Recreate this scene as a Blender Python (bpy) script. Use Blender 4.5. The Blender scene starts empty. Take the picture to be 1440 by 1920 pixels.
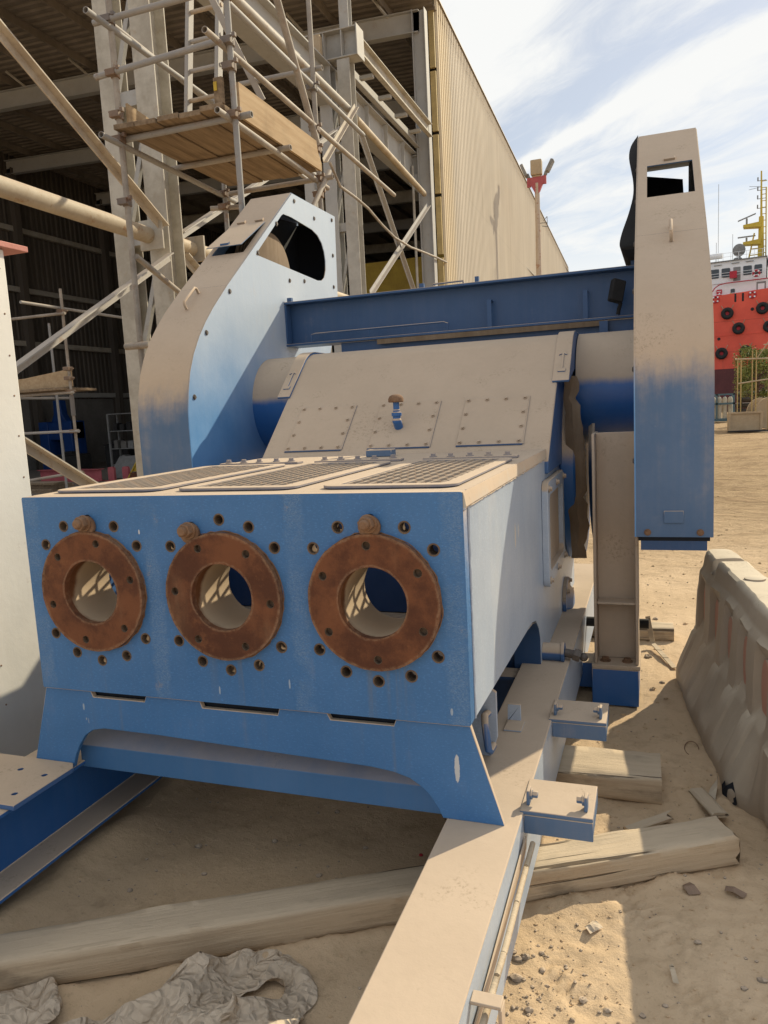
import bpy, bmesh, math, random
from mathutils import Vector as V, Matrix, noise as NZ
random.seed(11)
S = bpy.context.scene
COL = S.collection
rad = math.radians

# ------------------------------------------------------------------ mesh builder
class MB:
    def __init__(s): s.v = []; s.f = []
    def add(s, vs, fs):
        n = len(s.v); s.v += [tuple(p) for p in vs]; s.f += [tuple(i + n for i in f) for f in fs]; return s
    def box(s, x0, x1, y0, y1, z0, z1):
        return s.add([(x0,y0,z0),(x1,y0,z0),(x1,y1,z0),(x0,y1,z0),(x0,y0,z1),(x1,y0,z1),(x1,y1,z1),(x0,y1,z1)],
                     [(0,3,2,1),(4,5,6,7),(0,1,5,4),(1,2,6,5),(2,3,7,6),(3,0,4,7)])
    def obox(s, c, a, b, d):
        c = V(c); a = V(a); b = V(b); d = V(d)
        return s.add([c-a-b-d, c+a-b-d, c+a+b-d, c-a+b-d, c-a-b+d, c+a-b+d, c+a+b+d, c-a+b+d],
                     [(0,3,2,1),(4,5,6,7),(0,1,5,4),(1,2,6,5),(2,3,7,6),(3,0,4,7)])
    def bar(s, p0, p1, w, h, up=(0,0,1)):
        p0 = V(p0); p1 = V(p1); d = (p1-p0); u = V(up); x = d.cross(u)
        if x.length < 1e-6: x = d.cross(V((1,0,0)))
        x.normalize(); z = x.cross(d).normalized()
        return s.obox((p0+p1)/2, d/2, x*w/2, z*h/2)
    def section(s, p0, p1, prof, up=(0,0,1)):
        """extrude a closed 2D profile (a = sideways, b = up) from p0 to p1"""
        p0 = V(p0); p1 = V(p1); d = (p1-p0).normalized(); x = d.cross(V(up)).normalized(); z = x.cross(d).normalized()
        n = len(prof)
        vs = [p0+x*a+z*b for a, b in prof] + [p1+x*a+z*b for a, b in prof]
        fs = [(i, (i+1) % n, n+(i+1) % n, n+i) for i in range(n)] + [tuple(range(n))[::-1], tuple(range(n, 2*n))]
        return s.add(vs, fs)
    def ibeam(s, p0, p1, h, w, tf=.014, tw=.01, up=(0,0,1)):
        H = h/2; W = w/2; t = tw/2
        return s.section(p0, p1, [(-W,-H),(W,-H),(W,-H+tf),(t,-H+tf),(t,H-tf),(W,H-tf),(W,H),(-W,H),(-W,H-tf),(-t,H-tf),(-t,-H+tf),(-W,-H+tf)], up)
    def angle(s, p0, p1, a, t=.01, up=(0,0,1), flip=1):
        return s.section(p0, p1, [(0,0),(flip*a,0),(flip*a,t),(flip*t,t),(flip*t,a),(0,a)], up)
    def tube(s, p0, p1, r, n=12, r1=None, caps=True):
        p0 = V(p0); p1 = V(p1); r1 = r if r1 is None else r1
        d = (p1-p0).normalized(); u = d.orthogonal().normalized(); w = d.cross(u)
        vs = []
        for p, q in ((p0, r), (p1, r1)):
            for i in range(n):
                a = 2*math.pi*i/n; vs.append(p + u*math.cos(a)*q + w*math.sin(a)*q)
        fs = [(i, (i+1) % n, n+(i+1) % n, n+i) for i in range(n)]
        if caps: fs += [tuple(range(n))[::-1], tuple(range(n, 2*n))]
        return s.add(vs, fs)
    def pipe(s, p0, p1, r, ri, n=14):
        """open ended hollow tube"""
        p0 = V(p0); p1 = V(p1); d = (p1-p0).normalized(); u = d.orthogonal().normalized(); w = d.cross(u)
        vs = []
        for p, q in ((p0, r), (p1, r), (p1, ri), (p0, ri)):
            for i in range(n):
                a = 2*math.pi*i/n; vs.append(p + u*math.cos(a)*q + w*math.sin(a)*q)
        fs = []
        for k in range(4):
            a = k*n; b = ((k+1) % 4)*n
            fs += [(a+i, a+(i+1) % n, b+(i+1) % n, b+i) for i in range(n)]
        return s.add(vs, fs)
    def path(s, pts, r, n=8):
        pts = [V(p) for p in pts]; rings = []; prev = None
        for i, p in enumerate(pts):
            d = (pts[min(i+1, len(pts)-1)] - pts[max(i-1, 0)]).normalized()
            u = (prev - d*prev.dot(d)).normalized() if prev is not None else d.orthogonal().normalized()
            prev = u; w = d.cross(u)
            rr = r[i] if isinstance(r, (list, tuple)) else r
            rings.append([p + u*math.cos(2*math.pi*k/n)*rr + w*math.sin(2*math.pi*k/n)*rr for k in range(n)])
        vs = [q for g in rings for q in g]; fs = []
        for i in range(len(pts)-1):
            fs += [(i*n+k, i*n+(k+1) % n, (i+1)*n+(k+1) % n, (i+1)*n+k) for k in range(n)]
        fs += [tuple(range(n))[::-1], tuple(range((len(pts)-1)*n, len(pts)*n))]
        return s.add(vs, fs)
    def prism(s, poly, plane, a, b):
        m = {'yz': lambda u, v, w: (w, u, v), 'xz': lambda u, v, w: (u, w, v), 'xy': lambda u, v, w: (u, v, w)}[plane]
        n = len(poly)
        vs = [m(u, v, a) for u, v in poly] + [m(u, v, b) for u, v in poly]
        fs = [(i, (i+1) % n, n+(i+1) % n, n+i) for i in range(n)] + [tuple(range(n))[::-1], tuple(range(n, 2*n))]
        return s.add(vs, fs)
    def lathe(s, prof, o, axis, n=24):
        o = V(o); d = V(axis).normalized(); u = d.orthogonal().normalized(); w = d.cross(u); vs = []; m = len(prof)
        for r, h in prof:
            for i in range(n):
                a = 2*math.pi*i/n; vs.append(o + d*h + u*math.cos(a)*r + w*math.sin(a)*r)
        fs = []
        for k in range(m-1):
            fs += [(k*n+i, k*n+(i+1) % n, (k+1)*n+(i+1) % n, (k+1)*n+i) for i in range(n)]
        if prof[0][0] > 1e-5: fs.append(tuple(range(n))[::-1])
        if prof[-1][0] > 1e-5: fs.append(tuple(range((m-1)*n, m*n)))
        return s.add(vs, fs)
    def bolt(s, p, axis, r=.012, h=.01, washer=True):
        p = V(p); d = V(axis).normalized()
        if washer: s.tube(p, p+d*h*.3, r*1.45, 12)
        return s.tube(p+d*h*.25, p+d*h, r, 6)
    def ball(s, c, r, n=8, m=6, sq=(1,1,1), jit=0):
        c = V(c); vs = []
        for j in range(m+1):
            t = math.pi*j/m
            for i in range(n):
                a = 2*math.pi*i/n; q = 1 + random.uniform(-jit, jit)
                vs.append(c + V((math.sin(t)*math.cos(a)*sq[0], math.sin(t)*math.sin(a)*sq[1], math.cos(t)*sq[2]))*r*q)
        fs = [(j*n+i, (j+1)*n+i, (j+1)*n+(i+1) % n, j*n+(i+1) % n) for j in range(m) for i in range(n)]
        return s.add(vs, fs)
    def sheet(s, poly, plane, w):
        m = {'yz': lambda u, v: (w, u, v), 'xz': lambda u, v: (u, w, v), 'xy': lambda u, v: (u, v, w)}[plane]
        return s.add([m(u, v) for u, v in poly], [tuple(range(len(poly)))])
    def holed(s, outer, holes, fn, t):
        """plate with holes: 2D outline and hole polygons, fn(u, v, w) -> world, thickness t (w from 0 to t)"""
        cu = bpy.data.curves.new('outline', 'CURVE'); cu.dimensions = '2D'; cu.fill_mode = 'BOTH'; cu.extrude = t/2
        for poly in [outer] + holes:
            sp = cu.splines.new('POLY'); sp.points.add(len(poly)-1)
            for q, (u, v) in zip(sp.points, poly): q.co = (u, v, 0, 1)
            sp.use_cyclic_u = True
        o = bpy.data.objects.new('outline', cu); COL.objects.link(o)
        me = bpy.data.meshes.new_from_object(o.evaluated_get(bpy.context.evaluated_depsgraph_get()))
        s.add([fn(q.co.x, q.co.y, q.co.z + t/2) for q in me.vertices], [tuple(p.vertices) for p in me.polygons])
        bpy.data.objects.remove(o); bpy.data.curves.remove(cu); bpy.data.meshes.remove(me)
        return s

WO = {}
def build(name, mb, mat, parent=None, bevel=0, smooth=40, origin=None, label=None, weld=True, segs=2):
    me = bpy.data.meshes.new(name)
    xs = list(zip(*mb.v))
    lo = V([min(a) for a in xs]); hi = V([max(a) for a in xs])
    c = V(origin) if origin is not None else V(((lo.x+hi.x)/2, (lo.y+hi.y)/2, lo.z))
    me.from_pydata([V(p)-c for p in mb.v], [], mb.f)
    bm = bmesh.new(); bm.from_mesh(me)
    if weld: bmesh.ops.remove_doubles(bm, verts=bm.verts, dist=1e-5)
    bmesh.ops.recalc_face_normals(bm, faces=bm.faces)
    bm.to_mesh(me); bm.free()
    if smooth:
        me.shade_smooth(); me.set_sharp_from_angle(angle=rad(smooth))
    me.materials.append(mat)
    o = bpy.data.objects.new(name, me); COL.objects.link(o)
    if parent is not None:
        o.parent = parent; o.location = c - WO[parent.name]
    else: o.location = c
    WO[o.name] = c
    if bevel:
        m = o.modifiers.new('edge', 'BEVEL'); m.width = bevel; m.segments = segs; m.limit_method = 'ANGLE'; m.angle_limit = rad(40)
    if label: o['label'] = label
    return o
def tag(o, label, cat, group=None):
    o['label'] = label; o['category'] = cat
    if group: o['group'] = group
    return o
def thing(name, label, cat, base, group=None):
    o = bpy.data.objects.new(name, None); COL.objects.link(o); o.location = base; o.empty_display_size = .2
    WO[o.name] = V(base); return tag(o, label, cat, group)
def kind(o, k): o['kind'] = k; return o
def dup(root, loc, label=None, group=None, rotz=None, scale=None):
    r = root.copy(); COL.objects.link(r); r.location = loc
    if rotz is not None: r.rotation_euler = (0, 0, rotz)
    if scale: r.scale = scale
    if label: r['label'] = label
    if group: r['group'] = group
    WO[r.name] = V(loc)
    for ch in list(root.children):
        c = ch.copy(); COL.objects.link(c); c.parent = r
        for g in ch.children:
            d = g.copy(); COL.objects.link(d); d.parent = c
    return r
_BM = {}
def bolts(pts, axis, mat, parent, r=.012, h=.012, name='bolt'):
    """one object per bolt head; same-size bolts share a mesh"""
    for q in pts:
        key = (tuple(round(a, 3) for a in axis), mat.name, r, h)
        if key not in _BM:
            o = build(name, MB().bolt((0, 0, 0), axis, r, h), mat, parent, origin=(0, 0, 0)); _BM[key] = o.data
        else:
            o = bpy.data.objects.new(name, _BM[key]); COL.objects.link(o); o.parent = parent
        o.location = V(q) - WO[parent.name]; WO[o.name] = V(q)
def circle(cx, cy, r, n=32, jit=0):
    return [(cx + r*(1+random.uniform(-jit, jit))*math.cos(2*math.pi*i/n), cy + r*(1+random.uniform(-jit, jit))*math.sin(2*math.pi*i/n)) for i in range(n)]
def rrect(x0, x1, y0, y1, r, n=5):
    out = []
    for cx, cy, a0 in ((x1-r, y1-r, 0), (x0+r, y1-r, 90), (x0+r, y0+r, 180), (x1-r, y0+r, 270)):
        for i in range(n+1):
            a = rad(a0 + 90*i/n); out.append((cx+r*math.cos(a), cy+r*math.sin(a)))
    return out
def arc(cy, cz, r, a0, a1, n=8):
    return [(cy + r*math.cos(rad(a0+(a1-a0)*i/n)), cz + r*math.sin(rad(a0+(a1-a0)*i/n))) for i in range(n+1)]

# ------------------------------------------------------------------ materials
class NT:
    def __init__(s, name):
        s.m = bpy.data.materials.new(name); s.m.use_nodes = True; s.t = s.m.node_tree; s.n = s.t.nodes
        s.bs = s.n['Principled BSDF']
        s.geo = s.n.new('ShaderNodeNewGeometry'); s.pos = s.geo.outputs['Position']; s.nor = s.geo.outputs['Normal']
    def node(s, t, **k):
        n = s.n.new(t)
        for a, b in k.items(): setattr(n, a, b)
        return n
    def L(s, a, b): s.t.links.new(a, b)
    def put(s, sock, v):
        if isinstance(v, (int, float)): sock.default_value = v
        elif isinstance(v, (tuple, list)): sock.default_value = (*v, 1) if len(v) == 3 and len(sock.default_value) == 4 else v
        else: s.L(v, sock)
    def noise(s, scale=5, detail=6, rough=.6, vec=None, dist=0):
        n = s.node('ShaderNodeTexNoise'); n.inputs['Scale'].default_value = scale; n.inputs['Detail'].default_value = detail
        n.inputs['Roughness'].default_value = rough; n.inputs['Distortion'].default_value = dist
        s.L(vec if vec is not None else s.pos, n.inputs['Vector']); return n.outputs['Fac']
    def vscale(s, sc, vec=None, rot=(0,0,0)):
        n = s.node('ShaderNodeMapping'); n.inputs['Scale'].default_value = sc; n.inputs['Rotation'].default_value = rot
        s.L(vec if vec is not None else s.pos, n.inputs['Vector']); return n.outputs['Vector']
    def math(s, op, a, b=0, clamp=False):
        n = s.node('ShaderNodeMath', operation=op); n.use_clamp = clamp; s.put(n.inputs[0], a); s.put(n.inputs[1], b); return n.outputs[0]
    def rng(s, v, a, b, c=0, d=1, smooth=True):
        n = s.node('ShaderNodeMapRange'); n.interpolation_type = 'SMOOTHSTEP' if smooth else 'LINEAR'
        s.put(n.inputs['Value'], v)
        for k, q in (('From Min', a), ('From Max', b), ('To Min', c), ('To Max', d)): n.inputs[k].default_value = q
        return n.outputs['Result']
    def mix(s, f, a, b, mode='MIX'):
        n = s.node('ShaderNodeMix', data_type='RGBA', blend_type=mode); n.clamp_factor = True
        s.put(n.inputs[0], f); s.put(n.inputs[6], a); s.put(n.inputs[7], b); return n.outputs[2]
    def sep(s, v):
        n = s.node('ShaderNodeSeparateXYZ'); s.L(v, n.inputs[0]); return n.outputs
    def objco(s):
        return s.node('ShaderNodeTexCoord').outputs['Object']
    def bump(s, h, st=.3, dist=.01, nrm=None):
        n = s.node('ShaderNodeBump'); n.inputs['Strength'].default_value = st; n.inputs['Distance'].default_value = dist
        s.L(h, n.inputs['Height'])
        if nrm is not None: s.L(nrm, n.inputs['Normal'])
        return n.outputs['Normal']
    def out(s, col, rough=.7, metal=0, nrm=None, spec=.5):
        s.put(s.bs.inputs['Base Color'], col); s.put(s.bs.inputs['Roughness'], rough); s.put(s.bs.inputs['Metallic'], metal)
        s.bs.inputs['Specular IOR Level'].default_value = spec
        if nrm is not None: s.L(nrm, s.bs.inputs['Normal'])
        return s.m
DUST = (.545, .43, .32); DUST2 = (.43, .335, .245)
def dusty(name, base, lo=.02, hi=.3, haze=.12, hazecol=DUST, rough=.45, chips=.0, rust=0.0, zfade=None, texture=0, dust=DUST, dust2=DUST2, amp=.16, bands=(), marks=()):
    """painted steel under wind blown dust: dust lies where the surface turns upward, thin haze elsewhere"""
    t = NT(name)
    n1 = t.noise(2.3, 7, .62); n2 = t.noise(38, 5, .7); n3 = t.noise(1.0, 4, .6, t.vscale((26, 26, 1.3)))
    z = t.sep(t.nor)[2]
    n4 = t.noise(9, 6, .65); stk = t.noise(1.0, 5, .65, t.vscale((16, 16, .7)))
    zz = t.math('ADD', z, t.math('MULTIPLY', t.math('SUBTRACT', n1, .5), amp))
    zz = t.math('ADD', zz, t.math('ADD', t.math('MULTIPLY', t.math('SUBTRACT', n4, .5), amp*1.3), t.math('MULTIPLY', t.math('SUBTRACT', stk, .5), amp*1.4)))
    d = t.rng(zz, lo, hi)
    hz = t.math('MULTIPLY', t.math('ADD', t.rng(n1, .25, .8, .25, .9), t.rng(n3, .35, .85, 0, .45)), haze)
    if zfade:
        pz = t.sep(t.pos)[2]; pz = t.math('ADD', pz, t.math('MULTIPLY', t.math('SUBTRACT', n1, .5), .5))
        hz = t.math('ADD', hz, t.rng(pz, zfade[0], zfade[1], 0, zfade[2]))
    base2 = tuple(c*.84 for c in base)
    b = t.mix(t.rng(n1, .25, .75), base2, base)
    if texture:
        st = t.noise(90, 4, .75, t.vscale((1, 1, 2.2))); b = t.mix(t.rng(st, .52, .68, 0, texture), b, tuple(min(1, c*1.8+.03) for c in base))
    rough_h = None
    if bands:
        px = t.sep(t.pos)[0]; px = t.math('ADD', px, t.math('MULTIPLY', t.math('SUBTRACT', t.noise(30, 4, .7), .5), .05)); bm_ = 0
        for c in bands:
            k = t.rng(t.math('ABSOLUTE', t.math('SUBTRACT', px, c)), .018, .04, 1, 0); bm_ = k if bm_ == 0 else t.math('MAXIMUM', bm_, k)
        bm_ = t.math('MULTIPLY', bm_, t.rng(t.sep(t.pos)[2], .69, .70))
        wn = t.noise(170, 5, .75, t.vscale((1, 1, 2.6))); wq = t.noise(7, 4, .6)
        rough_h = t.math('MULTIPLY', bm_, t.math('MULTIPLY', wn, t.rng(wq, .3, .6)))
        b = t.mix(t.math('MULTIPLY', rough_h, t.rng(wn, .4, .6, 0, .75)), b, (.22, .32, .45))
        pz_ = t.sep(t.pos)[2]; px_ = t.sep(t.pos)[0]
        for cx in (-1.748, -1.252, -.757):
            k = t.math('MULTIPLY', t.rng(t.math('ABSOLUTE', t.math('SUBTRACT', px_, cx+.015)), .0, .13, 1, 0), t.rng(pz_, .70, .86, .5, 1)); k = t.math('MULTIPLY', k, t.rng(pz_, .865, .88, 1, 0))
            b = t.mix(t.math('MULTIPLY', k, t.rng(t.noise(1, 5, .6, t.vscale((38, 38, 1.1))), .5, .68, 0, .55)), b, (.17, .17, .14))
        b = t.mix(t.math('MULTIPLY', bm_, t.rng(t.noise(14, 6, .7), .60, .72, 0, .5)), b, (.34, .27, .19))
    b = t.mix(t.math('MINIMUM', hz, 1.0), b, hazecol)
    if rust:
        r = t.noise(9, 8, .75); b = t.mix(t.rng(r, .62, .72, 0, rust), b, (.16, .07, .03))
    if chips:
        c = t.noise(17, 3, .5, t.vscale((1.2, 1.2, .45))); b = t.mix(t.rng(c, .745, .765, 0, chips), b, (.55, .55, .52))
    if marks:
        s3 = t.sep(t.pos); wob = t.math('MULTIPLY', t.math('SUBTRACT', t.noise(60, 5, .8), .5), 1.6)
        for (mx_, my_, mz_), (rx_, ry_, rz_), mc in marks:
            q = 0
            for i, (c0, r0) in enumerate(((mx_, rx_), (my_, ry_), (mz_, rz_))):
                e = t.math('DIVIDE', t.math('SUBTRACT', s3[i], c0), r0); e = t.math('MULTIPLY', e, e); q = e if i == 0 else t.math('ADD', q, e)
            b = t.mix(t.rng(t.math('ADD', q, wob), .8, 1.0, .85, 0), b, mc)
    sp = t.noise(140, 3, .6)
    mid = tuple((a*.45+c*.55) for a, c in zip(dust2, dust))
    dc = t.mix(t.rng(t.math('ADD', t.math('MULTIPLY', n1, .75), t.math('MULTIPLY', n2, .25)), .34, .66), mid, dust)
    dc = t.mix(t.rng(t.math('MULTIPLY', sp, t.rng(n1, .2, .8, .8, 1.1)), .66, .74, 0, .45), dc, (.24, .18, .12))
    pt = t.math('MULTIPLY', t.rng(t.noise(4.5, 6, .7), .52, .66), t.rng(t.noise(75, 5, .75), .5, .62))
    dc = t.mix(t.math('MULTIPLY', pt, .5), dc, (.26, .195, .13))
    col = t.mix(d, b, dc)
    rg = t.mix(d, (rough,)*3, (.95,)*3)
    rgv = t.math('ADD', t.sep(rg)[0], t.math('MULTIPLY', t.math('SUBTRACT', n2, .5), .15))
    h = t.math('ADD', t.math('MULTIPLY', n2, .5), n1)
    if rough_h is not None: h = t.math('ADD', h, t.math('MULTIPLY', rough_h, 4.0))
    return t.out(col, rgv, 0, t.bump(h, .16, .012), .45)

def plain(name, a, b=None, scale=6, rough=.7, metal=0, bump=.15, bd=.01, spots=None, spec=.4):
    t = NT(name); n = t.noise(scale, 7, .65); f = t.noise(scale*9, 4, .7)
    b = b or tuple(c*.7 for c in a)
    c = t.mix(t.rng(t.math('ADD', t.math('MULTIPLY', n, .7), t.math('MULTIPLY', f, .3)), .33, .67), b, a)
    if spots: c = t.mix(t.rng(t.noise(scale*2.3, 6, .7), spots[1], spots[1]+.1, 0, spots[2] if len(spots) > 2 else .9), c, spots[0])
    return t.out(c, rough, metal, t.bump(t.math('ADD', n, t.math('MULTIPLY', f, .4)), bump, bd), spec)

BLUE = (.03, .125, .33)
M = {}
M['front'] = dusty('front plate blue', (.046, .178, .42), haze=.06, bands=(-1.51, -1.0, -.52, -1.985), marks=(((-.534, 2, .56), (.008, .05, .045), (.62, .62, .6)), ((-1.858, 2, .633), (.004, .05, .012), (.36, .44, .53)), ((-.54, 1.99, .735), (.004, .05, .012), (.36, .44, .53)), ((-1.30, 1.99, .74), (.003, .05, .014), (.36, .44, .53)), ((-1.05, 1.99, .78), (.003, .05, .016), (.36, .44, .53)), ((-1.55, 1.99, 1.25), (.003, .05, .008), (.65, .65, .65))), hazecol=(.32, .30, .27), chips=.6, texture=.3, rough=.5)
M['channel'] = dusty('channel blue', (.046, .17, .38), lo=.3, hi=1.5, haze=.10, hazecol=(.32, .30, .27), rough=.5)
M['meshdust'] = dusty('dust caked mesh', (.20, .19, .18), lo=-.6, hi=.2, haze=.7)
M['capdust'] = dusty('dust caked edge', (.03, .10, .24), lo=-.25, hi=.35, haze=.3)
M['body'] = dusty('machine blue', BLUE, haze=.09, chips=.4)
M['pale'] = dusty('sunlit dusty blue', (.37, .455, .59), marks=(((-.485, 2.80, 1.10), (.05, .012, .05), (.66, .58, .45)), ((-.485, 2.87, 1.11), (.05, .01, .03), (.62, .60, .55)), ((-.485, 2.35, .8), (.05, .004, .09), (.55, .58, .6))), haze=.30, hazecol=(.62, .62, .58), chips=.5, rough=.4, texture=.25)  # machine blue lightened for the sunlit side, plus dust haze
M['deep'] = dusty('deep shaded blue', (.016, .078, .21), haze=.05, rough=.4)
M['guard'] = dusty('guard front blue', (.062, .15, .30), lo=.01, hi=.3, haze=.17, hazecol=(.36, .31, .25), chips=.2, rough=.5)
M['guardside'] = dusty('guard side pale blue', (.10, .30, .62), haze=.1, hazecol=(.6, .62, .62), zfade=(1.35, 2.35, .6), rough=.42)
M['drum'] = dusty('drum blue', (.008, .115, .37), lo=.02, hi=.2, haze=.05, rough=.35, amp=.06)
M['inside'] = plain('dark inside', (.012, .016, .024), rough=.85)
M['troughs'] = dusty('dusty chamber', (.05, .15, .34), lo=-.35, hi=.1, haze=.5, amp=.2)
M['bulk'] = dusty('chamber end blue', (.012, .06, .19), haze=.05)
def flange_mat():
    t = NT('flange rust'); n = t.noise(6, 8, .7); f = t.noise(60, 5, .75); g = t.noise(18, 6, .7); s = t.sep(t.pos)
    c = t.mix(t.rng(n, .38, .62), (.095, .037, .02), (.185, .072, .033))
    c = t.mix(t.rng(g, .56, .7, 0, .4), c, (.25, .105, .045)); c = t.mix(t.rng(f, .6, .72, 0, .5), c, (.07, .03, .018))
    c = t.mix(t.rng(t.noise(4, 5, .6, t.vscale((1, 1, .3))), .55, .75, 0, .4), c, (.33, .22, .13))
    rim = 0
    for cx in (-1.748, -1.252, -.757):
        dx = t.math('SUBTRACT', s[0], cx); dz = t.math('SUBTRACT', s[2], 1.05)
        r = t.math('SQRT', t.math('ADD', t.math('MULTIPLY', dx, dx), t.math('MULTIPLY', dz, dz)))
        r = t.math('ADD', r, t.math('MULTIPLY', t.math('SUBTRACT', g, .5), .02))
        k = t.math('MAXIMUM', t.rng(t.math('ABSOLUTE', t.math('SUBTRACT', r, .199)), 0, .009, 1, 0), t.rng(t.math('ABSOLUTE', t.math('SUBTRACT', r, .1085)), 0, .006, .8, 0)); rim = k if rim == 0 else t.math('MAXIMUM', rim, k)
        # machined rings
        rg = t.math('MULTIPLY', t.math('SINE', t.math('MULTIPLY', r, 900)), t.rng(r, .1, .2, .0, .0))
    c = t.mix(t.math('MULTIPLY', rim, t.rng(f, .35, .6, .05, .4)), c, (.40, .27, .165))
    return t.out(c, .85, 0, t.bump(t.math('ADD', n, t.math('MULTIPLY', f, .5)), .4, .005), .3)
M['rust'] = flange_mat()
M['rustdust'] = plain('rusty dusty nut', (.27, .165, .10), (.16, .085, .045), 14, .9, 0, .3, .004)
M['gear'] = dusty('brown rim', (.13, .085, .045), lo=.4, hi=1, haze=.3, rough=.9)
M['steel'] = plain('dull bolt steel', (.16, .14, .125), (.09, .075, .065), 30, .6, .4)
M['black'] = plain('black rubber', (.014, .013, .013), None, 12, .75)
M['dusted'] = dusty('dust covered steel', (.2, .17, .14), lo=-.5, hi=.1, haze=.5)
def tube_mat(name, a, b, r, amt):
    t = NT(name); n = t.noise(3.1, 7, .7); f = t.noise(45, 4, .7); k = t.noise(7, 8, .75)
    z = t.sep(t.nor)[2]; orr = t.node('ShaderNodeObjectInfo').outputs['Random']
    c = t.mix(t.rng(n, .35, .65), b, a)
    g = sum(a)/3; c = t.mix(t.math('MULTIPLY', t.rng(orr, .25, .8), .75), c, (g*.85, g*.86, g*.86))
    c = t.mix(t.rng(k, .55, .68, 0, amt), c, r)
    c = t.mix(t.rng(z, .1, .9, 0, .5), c, DUST)
    c = t.mix(t.rng(f, .66, .72, 0, .4), c, (.08, .06, .045))
    return t.out(c, .68, .0, t.bump(f, .25, .004), .4)
M['tube'] = tube_mat('scaffold tube', (.36, .32, .27), (.23, .195, .16), (.21, .115, .06), .6)
M['coupler'] = tube_mat('rusty coupler', (.23, .16, .11), (.13, .085, .06), (.2, .09, .04), .8)
M['hsteel'] = tube_mat('hall steel', (.48, .45, .385), (.34, .31, .255), (.30, .2, .1), .3)
M['pipe'] = tube_mat('round strut', (.46, .39, .28), (.36, .28, .18), (.26, .13, .05), .85)
M['brace'] = tube_mat('flat brace', (.50, .44, .35), (.38, .32, .25), (.27, .16, .08), .45)
M['ladder'] = tube_mat('ladder', (.46, .38, .28), (.34, .26, .18), (.30, .17, .07), .5)
def board_mat(name, a, b, ax=1):
    t = NT(name); sc = [14, 14, 14]; sc[ax] = .9
    n = t.noise(1.6, 8, .7, t.vscale(tuple(sc))); g = t.noise(2.2, 5, .6); f = t.noise(60, 3, .6)
    c = t.mix(t.rng(n, .3, .7), b, a); c = t.mix(t.rng(g, .5, .75, 0, .55), c, tuple(q*.45 for q in b))
    z = t.sep(t.nor)[2]; c = t.mix(t.rng(z, .3, .9, 0, .75), c, DUST)
    return t.out(c, .9, 0, t.bump(t.math('ADD', n, t.math('MULTIPLY', f, .2)), .4, .006), .2)
M['board'] = board_mat('scaffold board', (.29, .215, .14), (.155, .11, .07))
M['toe'] = board_mat('toe board plywood', (.46, .345, .215), (.36, .25, .145))
def timber_mat(name, a, b):
    t = NT(name); oc = t.objco()
    n = t.noise(1.6, 9, .72, t.vscale((1.1, 26, 26), oc)); k = t.noise(3.2, 5, .6, t.vscale((1, 2.5, 2.5), oc)); f = t.noise(90, 3, .6)
    cr = t.noise(1.2, 3, .4, t.vscale((.7, 34, 34), oc))
    c = t.mix(t.rng(n, .3, .7), b, a)
    c = t.mix(t.rng(k, .52, .7, 0, .75), c, tuple(q*.42 for q in b))
    kn = t.noise(1.0, 3, .5, t.vscale((4.5, 11, 11), oc)); c = t.mix(t.rng(kn, .68, .74, 0, .85), c, (.11, .065, .035))
    z = t.sep(t.nor)[2]
    c = t.mix(t.rng(z, .2, .9, .12, .62), c, (.60, .50, .37))
    c = t.mix(t.rng(n, .56, .64, 0, .35), c, tuple(q*.55 for q in b)); c = t.mix(t.rng(cr, .655, .675, 0, .8), c, (.07, .048, .032))
    h = t.math('SUBTRACT', t.math('ADD', n, t.math('MULTIPLY', f, .2)), t.rng(cr, .645, .68, 0, 1.6))
    return t.out(c, .92, 0, t.bump(h, .8, .008), .15)
M['timber'] = timber_mat('weathered timber', (.60, .47, .32), (.42, .31, .20))
M['timber2'] = timber_mat('dusty timber', (.56, .45, .32), (.40, .31, .21))
M['card'] = plain('brown scrap', (.30, .21, .15), None, 20, .9)
M['stone'] = dusty('dusty stone', (.24, .205, .165), lo=.2, hi=1.1, haze=.3, hazecol=(.4, .32, .23), rough=.95)
M['whitepaint'] = dusty('cabinet white paint', (.74, .73, .69), lo=.2, hi=.9, haze=.18, hazecol=(.55, .5, .43), rough=.5, chips=0, rust=.25)
M['pink'] = plain('faded pink paint', (.52, .245, .205), (.42, .17, .14), 9, .8)
M['redprimer'] = plain('red primer steel', (.46, .12, .13), (.36, .085, .1), 5, .8)
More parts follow.
